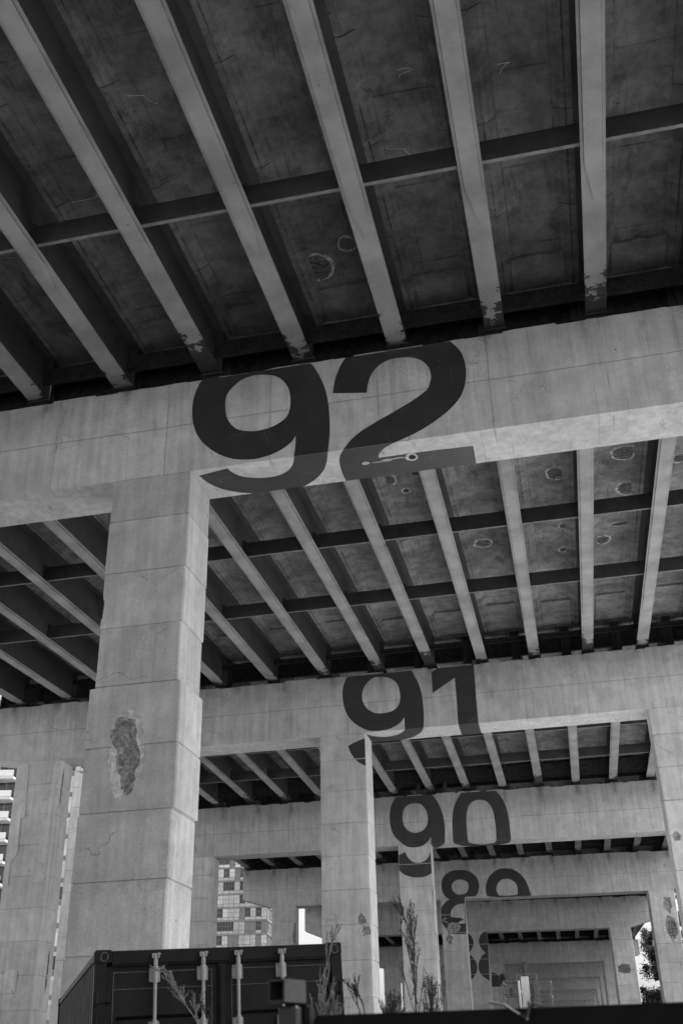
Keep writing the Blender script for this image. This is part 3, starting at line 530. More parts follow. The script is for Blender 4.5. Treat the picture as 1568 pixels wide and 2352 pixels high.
# ------------------------------------------------------------------ deck spans
SLAB = 1.47       # soffit above girder underside
BEAR = .25
NG = list(range(-9, 7))
def spread(b, n): return n + {92: .088, 91: .04}.get(b, 0) * min(0, n + 1)
def g_start(b, n):
    n = spread(b, n) if b < 93 else n
    return {93: 4.13 - .3 + 2.2 * n, 92: 4.03 + 2.14 * n, 91: 3.94 + 2.08 * n}.get(b, 3.97 + 2.085 * n)
def g_end(b, n):
    n = spread(b + 1, n) if b < 92 else n
    return {92: 4.13 + 2.2 * n, 91: 4.53 + 2.16 * n}.get(b, 3.97 + 2.085 * n)
SPW = {93: 'dark deck span overhead, nearest the viewer, ending on the 92 cap beam', 92: 'deck span with chalk ringed patches between the 92 and 91 cap beams', 91: 'deck span between the 91 and 90 cap beams',
 90: 'deck span between the 90 and 89 cap beams', 89: 'deck span between the 89 and 88 cap beams, seen as a thin dark slot', 88: 'deck span with V braced girders just beyond the 88 cap beam',
 87: 'shaded deck span just beyond the dark sixth portal frame', 86: 'deck span beyond the seventh portal frame', 85: 'deck span beyond the eighth portal frame', 84: 'deck span beyond the ninth portal frame', 83: 'deck span beyond the tenth portal frame', 82: 'farthest deck span, at the end of the dark row'}
MT['lit_steel'] = plain('lit_flange_steel', .17, .7, .3, var=.25, sc=3)  # light on the brace undersides put into a paler flange colour
bl_ = sorted(BENT, reverse=True)
for b in bl_[:-1]:
    x0, y0, z0, p0, H0, D0 = BENT[b][:6]; x1, y1, z1, p1, H1, D1 = BENT[b - 1][:6]
    zg0 = z0 + H0 + BEAR; zg1 = z1 + H1 + BEAR
    T = thing('deck_span', SPW[b], 'bridge deck', (x0, y0, 0), 0, 'deck spans of the expressway')
    O3 = Vector((x0, y0, 0))
    def end(bx, u, v, z):
        X, Y, ph = BENT[bx][0], BENT[bx][1], BENT[bx][3]
        return Vector((X + cos(ph) * u - sin(ph) * v, Y + sin(ph) * u + cos(ph) * v, z))
    vs_, ve_ = D0 / 2 + .03, D1 / 2 - .03
    def Wp(a, t, dx, h, du=0):
        """a: girder index (float), t 0..1 along, dx metres across, h above girder underside; centre of flange"""
        A = end(b, g_start(b, a) + .224 + du, vs_, zg0); B_ = end(b - 1, g_end(b - 1, a) + .224 + du, ve_, zg1)
        d = (B_ - A); lat = Vector((d.y, -d.x, 0)).normalized()
        return A + d * t + lat * dx + Vector((0, 0, h)) - O3
    L = (end(b - 1, 4, ve_, 0) - end(b, 4, vs_, 0)).length
    far = b <= 87
    # slab, end strips, haunches
    bm = bmesh.new(); lo, hi = NG[0] - .35, NG[-1] + .75
    q = [Wp(lo, 0, 0, SLAB), Wp(hi, 0, 0, SLAB), Wp(hi, 1, 0, SLAB), Wp(lo, 1, 0, SLAB)]
    hexa(bm, q + [c + Vector((0, 0, .26)) for c in q])
    for (ta, tb) in ((0.0005, .9 / L), (1 - (D1 / 2 + .05) / L, 1 - .0005)):
        if b in (93, 92) and tb > .5: continue
        q = [Wp(lo + .1, ta, 0, SLAB - .10), Wp(hi - .1, ta, 0, SLAB - .10), Wp(hi - .1, tb, 0, SLAB - .10), Wp(lo + .1, tb, 0, SLAB - .10)]
        hexa(bm, q + [c + Vector((0, 0, .11)) for c in q])
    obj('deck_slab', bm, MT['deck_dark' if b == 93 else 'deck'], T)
    if b in (93, 92):                                  # newer, paler end pours with broken edges, one between each pair of girders
        for n in NG[:-1]:
            bm = bmesh.new(); r = random.Random(n * 3 + b); ln = (r.uniform(1.9, 2.5) if b == 92 else r.uniform(.35, .5)) + D1 / 2
            pts = jag([(.235, 1 - ln / L), (.765, 1 - (ln + r.uniform(-.15, .15)) / L)], 0, .03, n)
            edge = []
            for k in range(13):
                a = .235 + .53 * k / 12; edge.append((a, 1 - (ln + .05 * mnoise.noise(Vector((a * 9, n, b))) + .05 * mnoise.noise(Vector((a * 33, n, b)))) / L))
            pts = edge + [(.765, .9996), (.235, .9996)]
            prism(bm, pts, lambda a, t, tt: Wp(n + a, t, 0, SLAB - .085 + tt), .08)
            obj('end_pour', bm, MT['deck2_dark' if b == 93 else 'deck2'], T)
    bm = bmesh.new()
    for n in NG:
        r = random.Random(n + b)
        segs = 1 if far else 9
        for k in range(segs):
            ta, tb = k / segs + .0004, (k + 1) / segs - .0004
            a1, a2 = .34 + r.uniform(-.012, .012), .60 + r.uniform(-.02, .02)
            lo_ = [Wp(n, ta, -a1, SLAB - .13), Wp(n, ta, a1, SLAB - .13), Wp(n, tb, a1, SLAB - .13), Wp(n, tb, -a1, SLAB - .13)]
            hi_ = [Wp(n, ta, -a2, SLAB + .01), Wp(n, ta, a2, SLAB + .01), Wp(n, tb, a2, SLAB + .01), Wp(n, tb, -a2, SLAB + .01)]
            hexa(bm, lo_ + hi_)
    bm.normal_update(); ul_ = bm.loops.layers.uv.new('UVMap'); A0 = {n: (Wp(n, 0, 0, 0), Wp(n, 1, 0, 0)) for n in NG}
    for fi, f in enumerate(bm.faces):
        n = NG[fi // (6 * segs)]; a_, b_ = A0[n]; d_ = (b_ - a_).normalized(); l_ = Vector((d_.y, -d_.x, 0)).normalized()
        for lp in f.loops: q_ = lp.vert.co - a_; lp[ul_].uv = (q_.dot(l_), q_.dot(d_))
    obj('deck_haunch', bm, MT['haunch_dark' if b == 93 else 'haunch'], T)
    bm = bmesh.new()
    for aa in (lo + .02, hi - .12):
        q = [Wp(aa, 0, 0, SLAB + .255), Wp(aa + .1, 0, 0, SLAB + .255), Wp(aa + .1, 1, 0, SLAB + .255), Wp(aa, 1, 0, SLAB + .255)]
        hexa(bm, q + [c + Vector((0, 0, .9)) for c in q])
    obj('parapet', bm, MT['col'], T)
    for n in NG:
        bm = bmesh.new()
        tw = .012
        def bar(dx0, dx1, h0, h1, ta=0, tb=1):
            q = [Wp(n, ta, dx0, h0), Wp(n, ta, dx1, h0), Wp(n, tb, dx1, h0), Wp(n, tb, dx0, h0)]
            hexa(bm, q + [c + Vector((0, 0, h1 - h0)) for c in q])
        bar(-tw, tw, .036, SLAB - .155); bar(-.20, .20, SLAB - .155, SLAB - .128)
        if not far:     # bearing stiffeners near the ends
            for tt in (.35 / L, 1 - .35 / L):
                for s in (-1, 1):
                    q = [Wp(n, tt - .006 / L, s * tw, .037), Wp(n, tt - .006 / L, s * .19, .037), Wp(n, tt + .006 / L, s * .19, .037), Wp(n, tt + .006 / L, s * tw, .037)]
                    hexa(bm, q + [c + Vector((0, 0, SLAB - .2)) for c in q])
        gd = obj('girder', bm, MT['web'], T)
        bm = bmesh.new(); uvl = bm.loops.layers.uv.new('UVMap')
        m = 1 if far else 24
        cover = .0
        rows = []
        for k in range(m + 1):
            t = k / m; rows.append((t, [bm.verts.new(Wp(n, t, s * .224, h)) for s, h in ((-1, 0), (1, 0), (1, .034), (-1, .034))]))
        for (ta, A), (tb, B_) in zip(rows, rows[1:]):
            for j in range(4): bm.faces.new((A[j], A[(j + 1) % 4], B_[(j + 1) % 4], B_[j]))
        bm.faces.new(rows[0][1]); bm.faces.new(rows[-1][1][::-1])
        if not far:
            tc = 3.9 / L; tp = 3.1 / L * 1.0
            pts = [(tc, 0), (tc + 1.0 / L, .165), (1 - tc - 1.0 / L, .165), (1 - tc, .0), (1 - tc - 1.0 / L, -.165), (tc + 1.0 / L, -.165)]
            lowv = [bm.verts.new(Wp(n, a, c, -.03)) for a, c in pts]; upv = [bm.verts.new(Wp(n, a, c, -.001)) for a, c in pts]
            bm.faces.new(lowv); bm.faces.new(upv[::-1])
            for j in range(6): bm.faces.new((lowv[j], lowv[(j + 1) % 6], upv[(j + 1) % 6], upv[j]))
        bm.normal_update()
        A0 = Wp(n, 0, 0, 0); dd = (Wp(n, 1, 0, 0) - A0); dl = dd.length; dd.normalize(); lt = Vector((dd.y, -dd.x, 0)).normalized()
        for f in bm.faces:
            for lp in f.loops:
                r_ = lp.vert.co - A0; s_ = r_.dot(dd); lp[uvl].uv = (min(s_, dl - s_), r_.dot(lt) / .224)
        obj('bottom_flange', bm, MT['flange'], gd)
        if b > 85:
            for tt, bx in ((.33 / L, 0), (1 - .33 / L, 1)):
                bm = bmesh.new(); c = Wp(n, tt, 0, 0); yv = (dd if True else 0)
                Mx = Matrix.Translation(c) @ Matrix((lt, dd, Vector((0, 0, 1)))).transposed().to_4x4()
                box(bm, -.26, .26, -.2, .2, -.045, -.003, M=Mx); box(bm, -.30, .30, -.24, .24, -BEAR - .02, -BEAR + .07, M=Mx)
                hexa(bm, [Mx @ Vector(v) for v in ((-.16, -.16, -.181), (.16, -.16, -.181), (.16, .16, -.181), (-.16, .16, -.181), (-.22, -.1, -.046), (.22, -.1, -.046), (.22, .1, -.046), (-.22, .1, -.046))])
                obj('bearing', bm, MT['bearing'], T)
    # cross frames
    if b > 86:
        rows = [4.7 / L, 9.75 / L, 14.9 / L] if b == 92 else ([.15, .36, 1 - 5.28 / L] if b == 93 else [.25, .5, .75])
        for t in rows:
            for n in NG[:-1]:
                bm = bmesh.new()
                def cross(t0, t1, h0, h1, mat=0, e=.014, e2=.014):
                    q = [Wp(n, t0, e, h0), Wp(n + 1, t0, -e2, h0), Wp(n + 1, t1, -e2, h0), Wp(n, t1, e, h0)]
                    hexa(bm, q + [c + Vector((0, 0, h1 - h0)) for c in q], mat)
                m_ = lambda v: v / L
                if b == 88:
                    cross(t, t + m_(.08), .12, .20); cross(t, t + m_(.08), 1.12, 1.2)
                    for s, e_ in ((0, 1), (1, 0)):
                        A = Wp(n + s, t, .03 if s == 0 else -.03, 1.1); B_ = Wp(n + .5, t, 0, .2); tube(bm, [A, B_], .05, 5)
                else:
                    cross(t, t + m_(.014), .125, .62); cross(t, t + m_(.10), .60, .615)
                    cross(t - m_(.002), t + m_(.075), .11, .124, 1)
                    for s in (0, 1):                 # connection angles with bolts
                        e0, e1 = (.014, .12) if s == 0 else (-.12, -.014)
                        q = [Wp(n + s, t - m_(.014), e0, .08), Wp(n + s, t - m_(.014), e1, .08), Wp(n + s, t - m_(.002), e1, .08), Wp(n + s, t - m_(.002), e0, .08)]
                        hexa(bm, q + [c + Vector((0, 0, .62)) for c in q])
                        if b >= 91:
                            for k in range(5):
                                c = Wp(n + s, t - m_(.03), (.07 if s == 0 else -.07), .17 + k * .1); tube(bm, [c, c + dd * .018], .016, 6)
                obj('cross_frame', bm, [MT['brace'], MT['lit_steel']], T)
        for t in ((.42 / L), 1 - .42 / L):
            bm = bmesh.new(); e0, e1 = (.42, .80) if not (b in (93, 92) and t > .5) else ((.55, .42) if b == 93 else (.75, .2))
            for n in NG[:-1]:
                q = [Wp(n, t, .014, e0), Wp(n + 1, t, -.014, e0), Wp(n + 1, t + .02 / L, -.014, e0), Wp(n, t + .02 / L, .014, e0)]
                hexa(bm, q + [c + Vector((0, 0, e1)) for c in q])
                q = [Wp(n, t - .05 / L, .014, e0 - .02), Wp(n + 1, t - .05 / L, -.014, e0 - .02), Wp(n + 1, t + .09 / L, -.014, e0 - .02), Wp(n, t + .09 / L, .014, e0 - .02)]
                hexa(bm, q + [c + Vector((0, 0, .018)) for c in q])
            obj('end_diaphragm', bm, MT['bearing'], T)
    else:
        bm = bmesh.new()
        for t in (.42 / L, 1 - .42 / L):
            q = [Wp(NG[0], t, .014, .42), Wp(NG[-1], t, -.014, .42), Wp(NG[-1], t + .02 / L, -.014, .42), Wp(NG[0], t + .02 / L, .014, .42)]
            hexa(bm, q + [c + Vector((0, 0, .80)) for c in q])
        obj('end_diaphragm', bm, MT['bearing'], T)
    # scars in the soffit: hollow with ragged chalk ring round it (x, y, rx, ry)
    SC = {93: [(-4.15, 17.48, .36, .42, 1), (-3.35, 16.92, .20, .24, 2)],
          92: [(-4.41, 27.62, .24, .33, 1), (2.69, 27.85, .38, .42, 1), (.66, 28.6, .30, .38, 1), (2.82, 30.19, .32, .45, 1), (2.67, 32.85, .36, .13, 3), (-2.03, 33.11, .32, .3, 1), (2.04, 33.99, .28, .32, 1), (.76, 32.47, .17, .2, 1), (.67, 34.45, .15, .2, 1),
               (-4.0, 28.48, .13, .16, 1), (-3.51, 27.44, .17, .14, 3), (4.35, 28.66, .2, .28, 1), (-18.24, 33.01, .40, .6, 3), (-18.22, 34.58, .2, .27, 3), (-3.1, 30.2, .2, .24, 3)]}.get(b, [])
    for (sx, sy, rx, ry, typ) in SC:
        # height of the soffit there
        t = (sy - (y0 + vs_)) / L; zz = zg0 + (zg1 - zg0) * t + SLAB
        bm = bmesh.new(); sd_ = sx * 3 + sy
        if typ != 2:
            pts = jag([(sx - x0 + rx * .8 * cos(k * pi / 9), sy - y0 + ry * .8 * sin(k * pi / 9)) for k in range(18)], .09 * min(1, rx * 3), .05, sd_)
            prism(bm, pts, lambda a, c, tt: Vector((a, c, zz - .004 - tt)), .006, 0)
            for k in range(3):                        # bare bars
                yy = sy - y0 + ry * (-.4 + .4 * k); tube(bm, [(sx - x0 - rx * .6, yy, zz - .013), (sx - x0 + rx * .6, yy + .02, zz - .013)], .008, 5, 2)
        if typ != 3:
            m = 40; rg = []
            for k in range(m):
                a = 2 * pi * k / m; rr = 1.0 + .17 * mnoise.noise(Vector((cos(a) * 1.4, sin(a) * 1.4, sd_))); w_ = .024 + .03 * mnoise.noise(Vector((cos(a) * 4, sin(a) * 4, sd_ + 5)))
                if typ == 2: w_ = .012
                rg.append([bm.verts.new((sx - x0 + (rx * rr + s) * cos(a), sy - y0 + (ry * rr + s) * sin(a), zz - .012)) for s in (-w_, w_)])
            for k in range(m):
                if mnoise.noise(Vector((k * .35, sd_, 2))) > -.22 or typ == 2: bm.faces.new((rg[k][0], rg[k][1], rg[(k + 1) % m][1], rg[(k + 1) % m][0])).material_index = 1
            for q in range(3 if typ == 1 else 1):     # loose second strokes
                a0 = random.Random(sx * 9 + q).uniform(0, 6); rr_ = random.Random(sx * 5 + q).uniform(.75, 1.15)
                tube(bm, [(sx - x0 + rx * rr_ * cos(a0 + j * .2), sy - y0 + ry * (rr_ + .05 * q) * sin(a0 + j * .2), zz - .012) for j in range(9 + q * 3)], .006, 4, 1)
        else:
            pts = [(rx * 1.05 * cos(k * pi / 10), ry * 1.1 * sin(k * pi / 10)) for k in range(4, 15)]
            tube(bm, [(sx - x0 + a, sy - y0 + c, zz - .008) for a, c in pts], .012, 4, 1)
        obj('concrete_scar', bm, [MT['scar'], MT['chalk'], MT['rebar']], T)
    if b in (93, 92):                                  # short curved chalk strokes
        for k in range(9 if b == 93 else 6):
            r = random.Random(k * 5 + b); n = r.randint(-4, 2) + .5; t = r.uniform(.55, .93) if b == 93 else r.uniform(.25, .8); bm = bmesh.new(); a0 = r.uniform(0, 6)
            c = Wp(n, t, r.uniform(-.3, .3), SLAB - .006)
            tube(bm, [c + Vector((.28 * cos(a0 + j * .22) - .05 * j * (j > 5), .28 * sin(a0 + j * .22), 0)) for j in range(8)], .006, 4)
            obj('chalk_stroke', bm, MT['chalk'], T)
    if b in (91, 90):                                  # drain funnels beside the bearings
        for n in (-1.35, -.62):
            bm = bmesh.new(); c = Wp(n, 1 - .5 / L, 0, 0); tube(bm, [c + Vector((0, 0, .5)), c + Vector((0, 0, .16))], .13, 12); tube(bm, [c + Vector((0, 0, .17)), c + Vector((0, 0, -.22))], .17, 12, r2=.09)
            obj('drain_funnel', bm, MT['bearing'], T)

# ------------------------------------------------------------------ ground
def ground_mat(name, v, sc=9):
    L_ = NB(name, .93, .12); P = L_.pos()
    L_.color(L_.math('MULTIPLY', L_.math('MULTIPLY', L_.rng(L_.noise(P, .2, 6), .3, .7, .82, 1.14), L_.rng(L_.noise(P, sc, 6, .7), .3, .7, .8, 1.15)), v)); L_.bump(L_.noise(P, 25, 6, .7), .5, .02)
    return L_.m
def sheet(name, pts, z, mat):
    bm = bmesh.new(); bm.faces.new([bm.verts.new((a, c, z)) for a, c in pts]); tag(obj(name, bm, mat), kind='structure')
sheet('ground', ((-2500, -2500), (2500, -2500), (2500, 2500), (-2500, 2500)), 0, ground_mat('pale_gravel', .42, 6))
sheet('added_dark_verge', ((-40, -7), (60, -7), (60, 14.5), (-40, 15.5)), .004, ground_mat('darkened_weedy_soil', .07, 14))  # unseen dark strip, added to cut bounce light onto the nearest span
sheet('added_pale_ground', ((-60, 15.5), (60, 14.5), (60, 60), (-60, 64)), .004, ground_mat('added_pale_paving', .58))  # unseen pale sheet, added to bounce light up at beams and soffits
sheet('added_dark_ground', ((-70, 64), (60, 60), (60, 330), (-70, 330)), .004, ground_mat('added_dark_surface', .05, 5))  # unseen dark sheet, added so the farther frames get less bounce light

# ------------------------------------------------------------------ shipping container
MT['cont'] = plain('black_container_paint', .008, .6, .2, var=.35, sc=4, bs=.35)
MT['cont2'] = plain('paler_container_side', .055, .65, .25, var=.35, sc=3, bs=.3)  # side walls a lighter tone than the doors
MT['rail_side'] = plain('lit_side_rail', .07, .6, .3, var=.3, sc=4)  # paler than the frame: light along the rails put into their colour
MT['seal'] = plain('rubber_door_seal', .012, .8, .2)
MT['galv'] = plain('grey_painted_rod', .30, .5, .45, var=.12, sc=14)
MT['galv_edge'] = plain('worn_bare_edge', .09, .6, .4, var=.5, sc=20)
tilt, head = .0421, .5098
ex = Vector((cos(head), sin(head), 0)); ey = Vector((-sin(head), cos(head), 0)); ez = Vector((0, 0, 1))
exx = ex * cos(tilt) + ez * sin(tilt); ezz = -ex * sin(tilt) + ez * cos(tilt)
CT = thing('shipping_container', 'black shipping container with pale door rods, parked in front of the nearest column', 'container')
Rm = Matrix((exx, ey, ezz)).transposed()
CT.matrix_world = Matrix.Translation(Vector((-4.618, 9.954, 1.1867 + CAMZ)) - ezz * 2.591) @ Rm.to_4x4()
CW, CL, CH = 2.438, 6.058, 2.591
bm = bmesh.new()
for x_ in (0, CW - .12):
    box(bm, x_ + .004, x_ + .116, .004, .12, .118, CH - .118); box(bm, x_ + .004, x_ + .116, CL - .12, CL - .004, .118, CH - .118)
    xx = .01 if x_ == 0 else CW - .07
    rb = bmesh.new(); box(rb, xx, xx + .06, .178, CL - .178, CH - .075, CH - .014); obj('top_rail', rb, MT['rail_side'], CT); rb = bmesh.new(); box(rb, xx, xx + .06, .178, CL - .178, .02, .16); obj('bottom_rail', rb, MT['rail_side'], CT)
box(bm, .162, CW - .162, .012, .11, CH - .132, CH - .010)             # header
box(bm, .162, CW - .162, .02, .11, .01, .13); box(bm, .162, CW - .162, -.004, .012, CH - .150, CH - .134)
box(bm, .07, CW - .07, .11, CL - .12, CH - .05, CH - .022)            # roof
box(bm, .07, CW - .07, .12, CL - .12, .05, .12); box(bm, .12, CW - .12, CL - .06, CL - .03, .12, CH - .05)
bmesh.ops.bevel(bm, geom=bm.edges[:], offset=.005, segments=1, affect='EDGES')
obj('frame', bm, MT['cont'], CT)
for x_ in (0, CW - .162):
    for y_ in (0, CL - .178):
        for z_ in (0, CH - .118):
            bm = bmesh.new(); box(bm, x_, x_ + .162, y_, y_ + .178, z_, z_ + .118); bmesh.ops.bevel(bm, geom=bm.edges[:], offset=.010, segments=2, affect='EDGES')
            if y_ == 0:                                   # oval hand hole: pale-edged dark pocket
                cx, cz = x_ + .09, z_ + .056
                def ov(a, r1, r2, yy): return Vector((cx + r1 * cos(a), yy, cz + r2 * sin(a)))
                m = 24; A = [bm.verts.new(ov(2 * pi * k / m, .037, .044, -.003)) for k in range(m)]; B_ = [bm.verts.new(ov(2 * pi * k / m, .029, .036, -.003)) for k in range(m)]; C_ = [bm.verts.new(ov(2 * pi * k / m, .029, .036, -.0015)) for k in range(m)]
                for k in range(m):
                    bm.faces.new((A[k], A[(k + 1) % m], B_[(k + 1) % m], B_[k])).material_index = 1
                    bm.faces.new((B_[k], B_[(k + 1) % m], C_[(k + 1) % m], C_[k])).material_index = 2
                bm.faces.new(C_).material_index = 2
            obj('corner_casting', bm, [MT['cont'], MT['galv_edge'], MT['seal']], CT)
for sx, nm in ((.022, 'side_wall'), (CW - .022, 'side_wall')):        # corrugated sides
    bm = bmesh.new(); pr = []; y_ = .12; d = .034 * (1 if sx < 1 else -1)
    while y_ < CL - .3:
        pr += [(y_, sx + d), (y_ + .07, sx + d), (y_ + .14, sx), (y_ + .21, sx)]; y_ += .278
    pr.append((CL - .12, sx))
    for (a, b_), (c, e) in zip(pr, pr[1:]):
        bm.faces.new([bm.verts.new(v) for v in ((b_, a, .15), (e, c, .15), (e, c, CH - .07), (b_, a, CH - .07))])
        bm.faces.new([bm.verts.new(v) for v in ((b_ + .003, a, .15), (b_ + .003, a, CH - .07), (e + .003, c, CH - .07), (e + .003, c, .15))])
    obj(nm, bm, MT['cont2'], CT, keep=True)
for di, (xa, xb, rods) in enumerate(((.13, 1.178, (.571, 1.030)), (1.262, 2.308, (1.373, 1.812)))):
    bm = bmesh.new(); yd = .045
    prz = [(.14, 0), (.5, 0), (.53, .036), (1.15, .036), (1.18, 0), (1.45, 0), (1.48, .036), (1.98, .036), (2.01, 0), (CH - .145, 0)]
    for (za, oa), (zb_, ob) in zip(prz, prz[1:]):
        bm.faces.new([bm.verts.new(v) for v in ((xa + .09, yd + oa, za), (xb - .09, yd + oa, za), (xb - .09, yd + ob, zb_), (xa + .09, yd + ob, zb_))])
    for xx in (xa, xb - .09): box(bm, xx, xx + .09, yd - .004, yd + .045, .14, CH - .145)
    # recessed panel outline and a horizontal seam
    box(bm, xa + .09, xb - .09, yd + .05, yd + .06, .14, CH - .145)
    dr = obj('door', bm, MT['cont'], CT)
    bm = bmesh.new(); x0_, x1_ = xa + .055, xb - .055
    for q in ((x0_, x1_, CH - .205, CH - .199), (x0_, x1_, .2, .206), (x0_, x1_, CH - .352, CH - .347)): box(bm, q[0], q[1], yd - .008, yd + .002, q[2], q[3])
    for xx in (x0_, x1_): box(bm, xx - .003, xx + .003, yd - .009, yd + .001, .2, CH - .2)
    obj('seam', bm, MT['galv_edge'], dr)
    bm = bmesh.new()
    for xx in ((xa - .012, xa), (xb, xb + .012)): box(bm, xx[0], xx[1], yd - .004, yd + .03, .14, CH - .145)
    box(bm, xa, xb, yd - .003, yd + .02, CH - .152, CH - .143); obj('gasket', bm, MT['seal'], dr)
    for rx_ in rods:
        bm = bmesh.new(); yr = -.022
        tube(bm, [(rx_, yr, .10), (rx_, yr, CH - .10)], .0165, 14)
        tube(bm, [(rx_, yr, CH - .155), (rx_, yr, CH - .10)], .021, 14)
        for zc in (CH - .235, CH - .70, .45, 1.05):       # guide brackets with four bolts
            tube(bm, [(rx_, yr, zc - .072), (rx_, yr, zc + .072)], .026, 16)
            box(bm, rx_ - .052, rx_ + .052, yd - .016, yd - .005, zc - .062, zc + .062)
            for a in (-1, 1):
                for c in (-1, 1): tube(bm, [(rx_ + a * .042, yd - .03, zc + c * .05), (rx_ + a * .042, yd - .015, zc + c * .05)], .0085, 8)
        for zc, s in ((CH - .070, 1), (.07, -1)):         # cam and keeper
            box(bm, rx_ - .035, rx_ + .035, -.038, .012, zc - .020, zc - .012); box(bm, rx_ - .035, rx_ - .022, -.045, .011, zc - .012, zc + .022)
            box(bm, rx_ + .020, rx_ + .034, -.045, .011, zc - .012, zc + .026); box(bm, rx_ - .012, rx_ + .012, -.04, .008, zc - .03, zc + .012); box(bm, rx_ - .02, rx_ + .048, -.03, -.018, zc + .012, zc + .022)
        bmesh.ops.bevel(bm, geom=[e for e in bm.edges if e.calc_face_angle(0) > 1.2 and e.calc_length() > .02], offset=.002, segments=1, affect='EDGES')
        obj('lock_rod', bm, MT['galv'], dr)
    hx = .03 if di == 0 else CW - .03
    for zc in (CH - .42, CH - .62, 1.3, .6):
        bm = bmesh.new(); s = 1 if di == 0 else -1
        box(bm, min(hx, hx + s * .13), max(hx, hx + s * .13), -.012, .043, zc - .04, zc + .04); tube(bm, [(hx, -.008, zc - .055), (hx, -.008, zc + .055)], .019, 10)
        bmesh.ops.bevel(bm, geom=bm.edges[:], offset=.003, segments=1, affect='EDGES'); obj('hinge', bm, MT['cont'], dr)
bm = bmesh.new(); box(bm, 1.178, 1.262, .012, .05, .14, CH - .14); box(bm, 1.195, 1.245, -.006, .013, .16, CH - .17); bmesh.ops.bevel(bm, geom=bm.edges[:], offset=.006, segments=1, affect='EDGES')
obj('center_strip', bm, MT['cont'], CT)

bm = bmesh.new(); box(bm, .165, CW - .165, .006, .012, CH - .016, CH - .0105); box(bm, .002, .006, .01, .1, .13, CH - .13); obj('worn_edge', bm, MT['galv_edge'], CT)
# ------------------------------------------------------------------ near barrier of square steel tube (out of focus)
MT['rail'] = plain('dark_rusty_tube', .004, .7, .12, var=.3, sc=12)
MT['rail_lit'] = plain('lit_tube_face', .018, .5, .4, var=.4, sc=25)  # lighter copy of the tube steel, light on the stub put into it
BR = thing('barrier_rail', 'dark steel rail on a square post running across the very bottom of the view', 'barrier', (-.69, 2.5, 0))
d = Vector((.97, .0, 0.0)); p0 = Vector((-.62, 2.5, 1.437)); dirr = (Vector((.20, 2.5, 1.437)) - p0).normalized()
bm = bmesh.new(); base = Vector((-.69, 2.5, 0))
A = p0 - base; B_ = A + dirr * 3.4; nrm = Vector((0, 1, 0)); upv = dirr.cross(nrm) * -1
if upv.z < 0: upv = -upv
hexa(bm, [A - nrm * .025 - upv * 0, B_ - nrm * .025, B_ + nrm * .025, A + nrm * .025] + [A - nrm * .025 + upv * .052, B_ - nrm * .025 + upv * .052, B_ + nrm * .025 + upv * .052, A + nrm * .025 + upv * .052])
bmesh.ops.bevel(bm, geom=bm.edges[:], offset=.006, segments=2, affect='EDGES'); obj('rail', bm, MT['rail'], BR)
for px_, side in ((0.0, 0), (1.75, 1), (3.3, 1)):
    bm = bmesh.new(); c = A + dirr * px_; top = 1.512 if side == 0 else 1.40
    box(bm, c.x - .07, c.x - .008, -.031, .031, 0, top); bmesh.ops.bevel(bm, geom=bm.edges[:], offset=.006, segments=2, affect='EDGES'); obj('post', bm, MT['rail'], BR)
# stub of square tube lying on the post head, its open end to the left
a = radians(-113); ax = Vector((cos(a), sin(a), 0)); ay = Vector((-sin(a), cos(a), 0)); o_ = Vector((.018, -.05, 1.537))
bm = bmesh.new(); Mx = Matrix.Translation(o_) @ Matrix((ax, ay, Vector((0, 0, 1)))).transposed().to_4x4()
w_ = .023; tk = .004; Lt = .038
for q in ((-Lt, Lt, -w_, w_, -w_, -w_ + tk), (-Lt, Lt, -w_, w_, w_ - tk, w_), (-Lt, Lt, -w_, -w_ + tk, -w_ + tk + .0002, w_ - tk - .0002), (-Lt, Lt, w_ - tk, w_, -w_ + tk + .0002, w_ - tk - .0002)): box(bm, *q, M=Mx)
box(bm, -Lt + .03, -Lt + .034, -w_ + tk + .0005, w_ - tk - .0005, -w_ + tk + .0005, w_ - tk - .0005, M=Mx)
obj('tube_stub', bm, MT['rail_lit'], BR)
bm = bmesh.new(); box(bm, .0, .045, -.06, -.02, 1.40, 1.508); bmesh.ops.bevel(bm, geom=bm.edges[:], offset=.004, segments=1, affect='EDGES'); obj('bracket', bm, MT['rail_lit'], BR)
bm = bmesh.new(); c0 = Vector((-.17, 2.46, 1.489)); MTw = MT['rail_lit']
tube(bm, [c0 + Vector(v) for v in ((-.062, -.01, .012), (-.03, 0, .006), (.0, 0, -.014), (.012, .01, -.02), (.02, 0, -.004), (.034, -.005, .006), (.05, 0, .002))], .0026, 6)
tube(bm, [c0 + Vector(v) for v in ((.0, .0, -.014), (.018, -.01, -.016), (.024, -.006, .006), (.02, .02, .012), (.016, .04, -.005), (.014, .0, -.026))], .0026, 6)
tag(obj('wire_tie', bm, MTw), 'twisted bit of wire tied round the near dark rail', 'wire')

